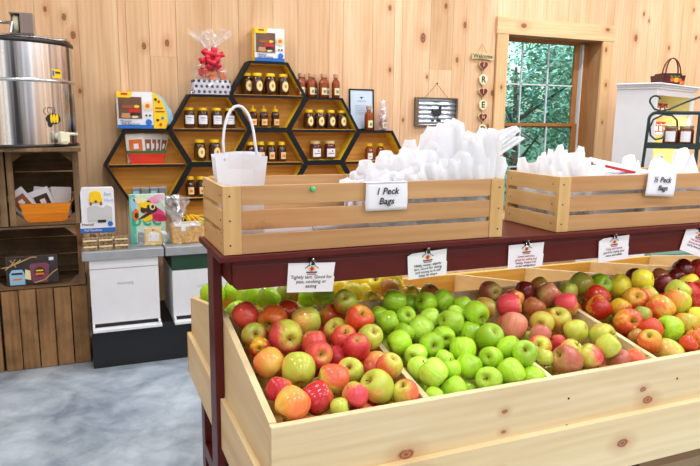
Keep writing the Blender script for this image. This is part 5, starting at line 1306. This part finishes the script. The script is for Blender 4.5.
VIS = [
 ('A', 0.468, 2.001, 0.964, 0.0441, 'PR', None),
 ('A', 0.547, 1.959, 0.958, 0.0487, 'YO', [-0.59, -0.76, -0.27]),
 ('A', 0.464, 1.885, 0.937, 0.039, 'BG', [-0.03, -0.92, 0.39]),
 ('A', 0.466, 1.819, 0.919, 0.0321, 'YR', [-0.29, -0.94, 0.16]),
 ('A', 0.558, 1.845, 0.931, 0.0555, 'PG', [-0.01, -0.99, 0.1]),
 ('A', 0.612, 2.012, 0.962, 0.039, 'OR', None),
 ('A', 0.65, 1.925, 0.949, 0.0489, 'YG', None),
 ('A', 0.753, 1.977, 0.939, 0.0444, 'OR', None),
 ('A', 0.789, 1.929, 0.997, 0.0436, 'BG', [-0.38, -0.63, 0.67]),
 ('A', 0.731, 1.857, 0.927, 0.0436, 'YP', [-0.55, -0.49, 0.67]),
 ('A', 0.724, 1.776, 0.928, 0.042, 'PR', [-0.08, -0.47, 0.88]),
 ('A', 0.787, 1.807, 0.974, 0.0461, 'OR', [0.05, -0.63, 0.77]),
 ('A', 0.63, 1.788, 0.922, 0.04, 'PR', None),
 ('A', 0.615, 1.71, 0.913, 0.0428, 'PR', [-0.06, -0.93, 0.37]),
 ('A', 0.792, 1.731, 0.94, 0.0403, 'YG', [0.1, -0.66, 0.74]),
 ('A', 0.729, 1.687, 0.931, 0.0418, 'RD', [-0.23, -0.47, 0.85]),
 ('A', 0.683, 1.728, 0.889, 0.0351, 'RD', None),
 ('A', 0.469, 1.719, 0.904, 0.0459, 'PY', None),
 ('A', 0.537, 1.657, 0.898, 0.0493, 'YG', [-0.22, -0.68, -0.7]),
 ('A', 0.783, 1.664, 0.869, 0.0478, 'PR', None),
 ('A', 0.79, 1.587, 0.9, 0.039, 'YP', [0.19, -0.42, 0.89]),
 ('A', 0.618, 1.594, 0.881, 0.0446, 'YP', None),
 ('A', 0.687, 1.634, 0.882, 0.0392, 'YG', [-0.42, -0.63, 0.65]),
 ('A', 0.723, 1.525, 0.872, 0.0468, 'YG', [-0.76, -0.14, 0.63]),
 ('A', 0.796, 1.496, 0.851, 0.0376, 'YP', [-0.39, -0.13, 0.91]),
 ('A', 0.647, 1.5, 0.871, 0.0363, 'PG', None),
 ('A', 0.664, 1.5, 0.802, 0.0394, 'PR', None),
 ('A', 0.461, 1.589, 0.877, 0.0377, 'RD', None),
 ('A', 0.471, 1.509, 0.869, 0.0475, 'PY', None),
 ('A', 0.553, 1.541, 0.86, 0.0455, 'RD', None),
 ('A', 0.587, 1.498, 0.79, 0.0362, 'YG', None),
 ('A', 0.595, 1.487, 0.847, 0.0281, 'YG', None),
 ('A', 0.508, 1.491, 0.807, 0.0303, 'BG', None),
 ('A', 0.753, 1.495, 0.797, 0.0347, 'YP', None),
 ('B', 1.002, 1.992, 0.962, 0.043, 'GR', None),
 ('B', 1.105, 1.941, 0.96, 0.0395, 'GR', [-0.91, -0.2, 0.36]),
 ('B', 1.074, 2.003, 0.944, 0.035, 'GR', None),
 ('B', 0.914, 1.857, 0.934, 0.0386, 'GR', None),
 ('B', 0.994, 1.885, 0.937, 0.0363, 'GR', [-0.14, -0.86, 0.49]),
 ('B', 0.916, 1.932, 0.938, 0.0315, 'GR', None),
 ('B', 1.01, 1.809, 0.919, 0.0449, 'GL', None),
 ('B', 1.075, 1.857, 0.928, 0.0397, 'GL', None),
 ('B', 0.893, 1.73, 0.909, 0.041, 'GR', None),
 ('B', 0.938, 1.786, 0.917, 0.0345, 'GR', None),
 ('B', 0.987, 1.692, 0.903, 0.0411, 'GR', [-0.25, -0.94, 0.25]),
 ('B', 1.053, 1.729, 0.909, 0.0375, 'GR', [-0.25, -0.96, 0.11]),
 ('B', 1.113, 1.785, 0.938, 0.042, 'GL', [-0.97, -0.04, 0.25]),
 ('B', 1.165, 1.842, 0.933, 0.0384, 'GL', None),
 ('B', 1.219, 1.877, 0.955, 0.0342, 'GR', None),
 ('B', 1.211, 1.784, 0.958, 0.0427, 'GR', [0.05, -0.96, -0.29]),
 ('B', 1.171, 1.749, 0.903, 0.0387, 'GR', None),
 ('B', 1.188, 1.961, 0.955, 0.0439, 'GR', None),
 ('B', 1.191, 1.671, 0.91, 0.0469, 'GR', [0.02, -0.67, 0.74]),
 ('B', 1.074, 1.646, 0.89, 0.044, 'GR', None),
 ('B', 1.049, 1.571, 0.87, 0.0409, 'GR', None),
 ('B', 1.133, 1.578, 0.879, 0.0387, 'GR', [-0.72, -0.54, 0.43]),
 ('B', 1.076, 1.501, 0.849, 0.0398, 'GL', [-0.75, -0.51, 0.42]),
 ('B', 1.153, 1.501, 0.859, 0.0418, 'GR', None),
 ('B', 1.213, 1.519, 0.905, 0.0396, 'GR', [-0.45, -0.6, 0.66]),
 ('B', 1.224, 1.49, 0.834, 0.0415, 'GR', None),
 ('B', 1.213, 1.593, 0.898, 0.038, 'GR', None),
 ('B', 0.915, 1.662, 0.889, 0.0356, 'GL', [-0.71, -0.69, 0.13]),
 ('B', 0.894, 1.598, 0.871, 0.0373, 'GL', None),
 ('B', 0.899, 1.524, 0.887, 0.0429, 'GL', None),
 ('B', 0.956, 1.501, 0.835, 0.0403, 'GR', None),
 ('B', 0.981, 1.561, 0.872, 0.0315, 'GR', None),
 ('B', 0.994, 1.625, 0.876, 0.0311, 'GR', None),
 ('B', 0.883, 1.488, 0.833, 0.0273, 'GR', None),
 ('C', 1.411, 1.991, 0.961, 0.0422, 'BP', [-0.01, -1.0, 0.08]),
 ('C', 1.31, 1.876, 0.938, 0.0399, 'BG', None),
 ('C', 1.409, 1.865, 0.94, 0.0456, 'PG', None),
 ('C', 1.469, 1.922, 0.943, 0.0398, 'PR', None),
 ('C', 1.553, 1.967, 0.956, 0.041, 'DR', None),
 ('C', 1.495, 1.837, 0.93, 0.0405, 'BO', None),
 ('C', 1.621, 1.91, 0.948, 0.0479, 'BP', None),
 ('C', 1.64, 1.986, 0.964, 0.0361, 'BG', None),
 ('D', 1.732, 1.932, 0.949, 0.0378, 'BG', None),
 ('C', 1.632, 1.824, 0.933, 0.043, 'PG', None),
 ('C', 1.333, 1.738, 0.911, 0.0462, 'PK', None),
 ('C', 1.446, 1.731, 0.911, 0.0436, 'YP', [-0.75, -0.65, 0.14]),
 ('C', 1.53, 1.743, 0.909, 0.0444, 'YP', [-0.46, -0.35, 0.81]),
 ('C', 1.386, 1.664, 0.896, 0.0388, 'BP', None),
 ('C', 1.335, 1.601, 0.882, 0.0406, 'PG', [-0.65, -0.6, 0.46]),
 ('C', 1.533, 1.658, 0.895, 0.0413, 'YG', None),
 ('C', 1.441, 1.638, 0.868, 0.0307, 'RD', None),
 ('C', 1.441, 1.573, 0.865, 0.0377, 'YG', [0.34, -0.5, 0.8]),
 ('C', 1.37, 1.509, 0.864, 0.0468, 'BP', [-0.81, 0.12, 0.58]),
 ('C', 1.451, 1.501, 0.87, 0.0397, 'PG', None),
 ('C', 1.602, 1.608, 0.885, 0.0443, 'YG', [0.23, -0.92, 0.31]),
 ('C', 1.521, 1.5, 0.896, 0.0385, 'YG', None),
 ('C', 1.641, 1.499, 0.828, 0.0432, 'YP', None),
 ('C', 1.569, 1.499, 0.843, 0.0391, 'BP', None),
 ('C', 1.515, 1.501, 0.793, 0.0435, 'PR', None),
 ('C', 1.436, 1.497, 0.797, 0.0382, 'YG', None),
 ('C', 1.31, 1.542, 0.871, 0.0272, 'YG', None),
 ('D', 1.821, 1.964, 0.961, 0.0483, 'BG', None),
 ('D', 1.914, 1.958, 0.95, 0.049, 'GR', [0.05, -0.92, 0.39]),
 ('D', 2.008, 1.939, 0.94, 0.0513, 'YE', None),
 ('D', 1.75, 1.783, 0.919, 0.0467, 'YR', None),
 ('D', 1.814, 1.857, 0.934, 0.0466, 'YR', None),
 ('D', 1.832, 1.758, 0.914, 0.0415, 'YR', None),
 ('D', 1.943, 1.797, 0.925, 0.0521, 'OR', [-0.48, -0.64, 0.61]),
 ('D', 2.059, 1.876, 0.979, 0.0447, 'YE', None),
 ('D', 2.031, 1.816, 0.93, 0.0418, 'YG', None),
 ('E', 2.166, 1.798, 0.938, 0.0495, 'YG', None),
 ('D', 2.051, 1.702, 0.931, 0.0531, 'YF', None),
 ('E', 2.206, 1.901, 0.942, 0.0401, 'DR', None),
 ('E', 2.356, 1.973, 0.946, 0.0377, 'DR', None),
 ('D', 1.78, 1.673, 0.894, 0.0502, 'OR', [-0.27, -0.89, 0.38]),
 ('D', 1.954, 1.688, 0.919, 0.0519, 'OR', None),
 ('D', 1.891, 1.587, 0.884, 0.0478, 'GR', [-0.98, 0.05, 0.17]),
 ('D', 1.808, 1.592, 0.89, 0.0388, 'OR', None),
 ('D', 1.735, 1.528, 0.875, 0.0405, 'YO', [-0.53, -0.26, 0.81]),
 ('D', 1.806, 1.509, 0.831, 0.0491, 'YG', None),
 ('D', 1.981, 1.594, 0.884, 0.0469, 'YO', None),
 ('D', 1.954, 1.512, 0.859, 0.047, 'OR', None),
 ('D', 1.871, 1.491, 0.864, 0.0295, 'OR', None),
 ('D', 1.898, 1.493, 0.812, 0.0331, 'BO', None),
 ('E', 2.255, 1.972, 0.956, 0.0351, 'BO', None),
 ('E', 2.152, 2.01, 0.956, 0.0329, 'DR', None),
 ('D', 1.745, 1.594, 0.869, 0.0284, 'BG', None),
 ('D', 1.871, 1.692, 0.905, 0.0354, 'BG', None),
 ('E', 2.43, 2.004, 0.966, 0.0469, 'DR', None),
 ('E', 2.522, 1.998, 0.958, 0.0496, 'RD', None),
 ('E', 2.352, 1.899, 0.929, 0.0429, 'YE', None),
 ('E', 2.25, 1.815, 0.922, 0.0431, 'RD', None),
 ('E', 2.334, 1.818, 0.934, 0.0457, 'YR', None),
 ('E', 2.208, 1.728, 0.908, 0.0378, 'RD', None),
 ('D', 2.061, 1.615, 0.897, 0.0408, 'YE', None),
 ('a', 0.474, 2.623, 0.878, 0.0522, 'GR', None),
 ('a', 0.564, 2.633, 0.88, 0.0449, 'GR', None),
 ('a', 0.583, 2.461, 0.893, 0.0521, 'GR', None),
 ('a', 0.637, 2.349, 0.915, 0.0467, 'GR', None),
 ('a', 0.732, 2.4, 0.905, 0.0502, 'BG', None),  # green apple, the shelf's shade painted in as olive skin
 ('a', 0.773, 2.268, 0.931, 0.0425, 'GR', None),
 ('a', 0.79, 2.147, 0.961, 0.0425, 'GR', None),
 ('b', 0.957, 2.398, 0.905, 0.0478, 'YE', None),
 ('b', 0.935, 2.21, 0.943, 0.0408, 'YE', None),
 ('b', 1.141, 2.628, 0.877, 0.0485, 'YE', None),
 ('b', 1.163, 2.496, 0.884, 0.0509, 'YE', [-0.23, -0.5, 0.83]),
 ('b', 1.206, 2.415, 0.916, 0.0499, 'YE', None),
 ('b', 1.112, 2.247, 0.935, 0.0405, 'BG', None),  # yellow apple; shade under the shelf is put into its olive skin
 ('b', 0.966, 2.109, 0.939, 0.0359, 'YE', None),
 ('b', 1.131, 2.113, 0.942, 0.0405, 'YE', None),
 ('b', 1.214, 2.11, 0.943, 0.0373, 'BG', None),  # yellow apple as well, shelf shade painted in as olive
]
FILL = [
 ('A', 0.642, 1.689, 0.84, 0.0346, 'PR', None),
 ('A', 0.763, 1.741, 0.854, 0.0362, 'YG', None),
 ('A', 0.511, 1.827, 0.848, 0.0364, 'RD', None),
 ('A', 0.7, 1.954, 0.885, 0.0356, 'RD', None),
 ('A', 0.762, 1.851, 0.848, 0.0361, 'YP', None),
 ('A', 0.684, 1.584, 0.8, 0.038, 'PR', None),
 ('A', 0.48, 1.941, 0.862, 0.0348, 'PR', None),
 ('A', 0.623, 1.804, 0.837, 0.0348, 'PR', None),
 ('A', 0.545, 1.735, 0.85, 0.0378, 'YP', None),
 ('A', 0.499, 1.564, 0.788, 0.0376, 'RD', None),
 ('A', 0.632, 1.984, 0.881, 0.0342, 'YP', None),
 ('A', 0.531, 1.629, 0.807, 0.0338, 'YP', None),
 ('A', 0.682, 1.845, 0.846, 0.0355, 'YP', None),
 ('A', 0.621, 1.904, 0.875, 0.0343, 'PR', None),
 ('A', 0.757, 1.57, 0.802, 0.0378, 'PR', None),
 ('A', 0.485, 2.015, 0.876, 0.0337, 'YG', None),
 ('B', 0.938, 1.756, 0.846, 0.0344, 'GL', None),
 ('B', 1.113, 1.725, 0.858, 0.0356, 'GR', None),
 ('B', 0.916, 1.852, 0.846, 0.0351, 'GL', None),
 ('B', 1.185, 1.859, 0.848, 0.0369, 'GR', None),
 ('B', 1.096, 1.952, 0.873, 0.0373, 'GR', None),
 ('B', 0.948, 1.907, 0.861, 0.0335, 'GR', None),
 ('B', 0.89, 1.617, 0.799, 0.0361, 'GR', None),
 ('B', 1.055, 1.76, 0.832, 0.0373, 'GR', None),
 ('B', 1.032, 1.556, 0.796, 0.0362, 'GL', None),
 ('B', 1.02, 1.961, 0.866, 0.0363, 'GR', None),
 ('B', 1.186, 1.65, 0.808, 0.038, 'GR', None),
 ('B', 1.008, 1.683, 0.822, 0.0336, 'GL', None),
 ('B', 1.092, 1.848, 0.849, 0.0354, 'GL', None),
 ('B', 1.184, 1.552, 0.808, 0.0367, 'GR', None),
 ('C', 1.468, 1.889, 0.863, 0.0337, 'YG', None),
 ('C', 1.412, 1.639, 0.804, 0.0372, 'YG', None),
 ('C', 1.626, 1.572, 0.794, 0.0346, 'BP', None),
 ('C', 1.366, 1.823, 0.888, 0.0353, 'PG', None),
 ('C', 1.62, 2.016, 0.878, 0.0344, 'BP', None),
 ('C', 1.398, 1.738, 0.851, 0.0366, 'YG', None),
 ('C', 1.616, 1.943, 0.874, 0.0379, 'YG', None),
 ('C', 1.345, 1.588, 0.799, 0.036, 'YG', None),
 ('C', 1.466, 1.716, 0.824, 0.0335, 'PG', None),
 ('C', 1.445, 1.8, 0.841, 0.035, 'BP', None),
 ('C', 1.615, 1.758, 0.836, 0.0356, 'YG', None),
 ('C', 1.494, 1.625, 0.82, 0.0355, 'BP', None),
 ('C', 1.318, 1.752, 0.824, 0.0341, 'BP', None),
 ('C', 1.307, 1.644, 0.824, 0.0367, 'BP', None),
 ('C', 1.618, 1.872, 0.875, 0.0359, 'YG', None),
 ('C', 1.56, 1.81, 0.86, 0.0347, 'PG', None),
 ('D', 2.042, 1.576, 0.823, 0.0377, 'OR', None),
 ('D', 1.788, 1.688, 0.811, 0.038, 'YR', None),
 ('D', 1.752, 1.915, 0.875, 0.0338, 'OR', None),
 ('D', 2.004, 1.753, 0.84, 0.0348, 'YR', None),
 ('D', 1.919, 1.708, 0.84, 0.0349, 'YR', None),
 ('D', 1.752, 1.849, 0.848, 0.0335, 'OR', None),
 ('D', 2.044, 1.665, 0.844, 0.035, 'YG', None),
 ('D', 1.997, 1.867, 0.848, 0.0375, 'YR', None),
 ('D', 1.86, 1.942, 0.871, 0.0344, 'OR', None),
 ('D', 1.781, 2.001, 0.88, 0.0344, 'YG', None),
 ('D', 1.771, 1.586, 0.801, 0.0357, 'OR', None),
 ('D', 1.863, 1.584, 0.8, 0.037, 'YG', None),
 ('D', 1.827, 1.84, 0.855, 0.036, 'YG', None),
 ('D', 1.856, 1.733, 0.844, 0.0351, 'OR', None),
 ('D', 2.04, 1.935, 0.865, 0.0338, 'YG', None),
 ('D', 2.023, 2.007, 0.892, 0.0341, 'YG', None),
 ('E', 2.526, 1.842, 0.897, 0.0349, 'YE', None),
 ('E', 2.288, 1.809, 0.853, 0.0379, 'YE', None),
 ('E', 2.455, 1.925, 0.889, 0.0344, 'RD', None),
 ('E', 2.244, 1.619, 0.808, 0.0364, 'DR', None),
 ('E', 2.504, 1.514, 0.794, 0.0361, 'YE', None),
 ('E', 2.539, 1.66, 0.862, 0.036, 'YE', None),
 ('E', 2.261, 1.981, 0.887, 0.0359, 'DR', None),
 ('E', 2.43, 1.634, 0.867, 0.037, 'YE', None),
 ('E', 2.489, 1.682, 0.819, 0.0349, 'DR', None),
 ('E', 2.345, 1.6, 0.821, 0.0374, 'DR', None),
 ('E', 2.204, 1.78, 0.841, 0.037, 'YE', None),
 ('E', 2.2, 1.682, 0.851, 0.0364, 'RD', None),
 ('E', 2.556, 1.734, 0.829, 0.0343, 'DR', None),
 ('E', 2.477, 1.713, 0.885, 0.0344, 'RD', None),
 ('E', 2.182, 1.873, 0.877, 0.0339, 'RD', None),
 ('E', 2.253, 1.555, 0.858, 0.037, 'RD', None),
 ('E', 2.165, 1.544, 0.849, 0.0354, 'DR', None),
 ('E', 2.436, 1.819, 0.884, 0.0374, 'RD', None),
 ('E', 2.406, 1.692, 0.818, 0.0358, 'RD', None),
 ('E', 2.172, 1.63, 0.8, 0.0379, 'RD', None),
 ('E', 2.309, 1.507, 0.823, 0.0353, 'YE', None),
 ('E', 2.287, 1.729, 0.859, 0.0346, 'DR', None),
 ('E', 2.525, 1.592, 0.873, 0.0375, 'RD', None),
 ('E', 2.345, 1.648, 0.883, 0.0349, 'RD', None),
 ('E', 2.392, 1.748, 0.861, 0.0366, 'DR', None),
 ('E', 2.404, 1.538, 0.869, 0.037, 'DR', None),
 ('E', 2.254, 1.887, 0.886, 0.0345, 'DR', None),
 ('E', 2.461, 1.58, 0.797, 0.0351, 'RD', None),
 ('E', 2.268, 1.627, 0.879, 0.0362, 'DR', None),
 ('E', 2.307, 1.931, 0.879, 0.0352, 'DR', None),
 ('a', 0.644, 2.295, 0.851, 0.0361, 'GR', None),
 ('a', 0.762, 2.424, 0.817, 0.0365, 'GR', None),
 ('a', 0.559, 2.152, 0.902, 0.0363, 'GR', None),
 ('a', 0.79, 2.308, 0.838, 0.0339, 'GR', None),
 ('a', 0.648, 2.165, 0.904, 0.0371, 'GR', None),
 ('a', 0.721, 2.542, 0.803, 0.0359, 'GR', None),
 ('a', 0.624, 2.564, 0.858, 0.0367, 'GR', None),
 ('a', 0.728, 2.231, 0.868, 0.0352, 'GR', None),
 ('a', 0.474, 2.472, 0.819, 0.0371, 'GR', None),
 ('a', 0.486, 2.218, 0.917, 0.0358, 'GR', None),
 ('a', 0.552, 2.382, 0.849, 0.0373, 'GR', None),
 ('a', 0.478, 2.351, 0.832, 0.0367, 'GR', None),
 ('b', 0.895, 2.536, 0.85, 0.0378, 'YE', None),
 ('b', 0.974, 2.472, 0.827, 0.0375, 'YE', None),
 ('b', 1.079, 2.434, 0.876, 0.0379, 'YE', None),
 ('b', 1.046, 2.589, 0.84, 0.0362, 'YE', None),
 ('b', 1.14, 2.628, 0.776, 0.0352, 'YE', None),
 ('b', 0.925, 2.233, 0.872, 0.0368, 'YE', None),
 ('b', 1.18, 2.428, 0.819, 0.0344, 'YE', None),
 ('b', 1.163, 2.26, 0.865, 0.0369, 'YE', None),
 ('b', 1.061, 2.348, 0.852, 0.034, 'YE', None),
 ('b', 1.017, 2.215, 0.874, 0.0368, 'YE', None),
]

def lay(items, low):
    groups = {}
    for it in items:
        y = it[2]; rowi = int(abs(y-(1.46 if it[0].isupper() else 2.67))/.085)
        groups.setdefault((it[0], rowi), []).append(it)
    for (c, r), g in groups.items():
        g.sort(key=lambda q: q[1])
        for j, it in enumerate(g):
            _, x, y, z, rad, kd, ax = it
            me = SH[kd][rnd.randrange(2)]
            o = bpy.data.objects.new('apple', me); COL.objects.link(o); o.location = (x, y, z); o.scale = (rad*.98, rad*.98, rad*.995)
            stemup = False
            if ax:
                v = Vector(ax).normalized(); stemup = rnd.random() < .55
                q = (v if stemup else -v).to_track_quat('Z', 'Y')
                o.rotation_euler = (q.to_matrix() @ Matrix.Rotation(rnd.uniform(0, 6.28), 3, 'Z')).to_euler()
            else:
                # basins turned away from the viewer: axis roughly across the line of sight
                ang = rnd.uniform(0, 2*PI); tip = rnd.uniform(-.5, .25)
                vd = (Vector((x, y, z))-Vector((0, 0, 1.6))).normalized(); rt = vd.cross(Vector((0, 0, 1))).normalized(); upv = rt.cross(vd)
                v = (rt*math.cos(ang)+upv*math.sin(ang)+vd*rnd.uniform(-.15, .25)).normalized()
                q = v.to_track_quat('Z', 'Y')
                o.rotation_euler = (q.to_matrix() @ Matrix.Rotation(rnd.uniform(0, 6.28), 3, 'Z')).to_euler()
            d = KIND[kd][5].replace(' apple with pink blush', ' pink-blushed')
            rn = NUM[r] if r < 10 else 'last'
            lb = '%s apple, %s%s from left, %s row of the %s' % (d, 'lower layer, ' if low else '', NUM[j], rn, CN[c])
            tag(o, lb, 'apple', GRP[c])
            if stemup or not ax:
                s = bpy.data.objects.new('stem', stem_me); COL.objects.link(s); s.parent = o
lay(VIS, False); lay(FILL, True)

# ------------------------------------------------------------------ light
w = bpy.data.worlds.new('world'); sc.world = w; w.use_nodes = True
nt = w.node_tree; bg = nt.nodes['Background']
sky = nt.nodes.new('ShaderNodeTexSky'); sky.sky_type = 'NISHITA'; sky.sun_elevation = math.radians(48); sky.sun_rotation = math.radians(200); sky.sun_disc = False; sky.air_density = 1.2; sky.dust_density = 2.
nt.links.new(sky.outputs[0], bg.inputs[0]); bg.inputs[1].default_value = .30
sun = bpy.data.lights.new('sun', 'SUN'); sun.energy = 3.0; sun.angle = .03; sun.color = (1, .95, .86)
so = bpy.data.objects.new('sun', sun); COL.objects.link(so); so.rotation_euler = (math.radians(48), 0, math.radians(-25))
def lamp(x, y, e, sx=.9, sy=.12, col=(1, .98, .95), z=3.35):
    l = bpy.data.lights.new('ceiling_lamp', 'AREA'); l.shape = 'RECTANGLE'; l.size = sx; l.size_y = sy; l.energy = e; l.color = col
    o = bpy.data.objects.new('ceiling_lamp', l); COL.objects.link(o); o.location = (x, y, z); return o
for ix, x in enumerate((-1.4, .4, 2.2, 4.0, 5.8)):
    for iy, y in enumerate((-2.2, -.6, 1.0, 2.6, 4.1)):
        lamp(x, y, 18*(.6, .82, 1., 1.2, 1.25)[ix], .42, .10, col=(.97, .985, 1))
vs = sc.view_settings; vs.view_transform = 'Standard'; vs.look = 'None'; vs.exposure = .12; vs.gamma = 1; vs.use_curve_mapping = False
sc.cycles.use_denoising = True
sc.cycles.max_bounces = 8; sc.cycles.transparent_max_bounces = 16
sc.cycles.sample_clamp_indirect = 8
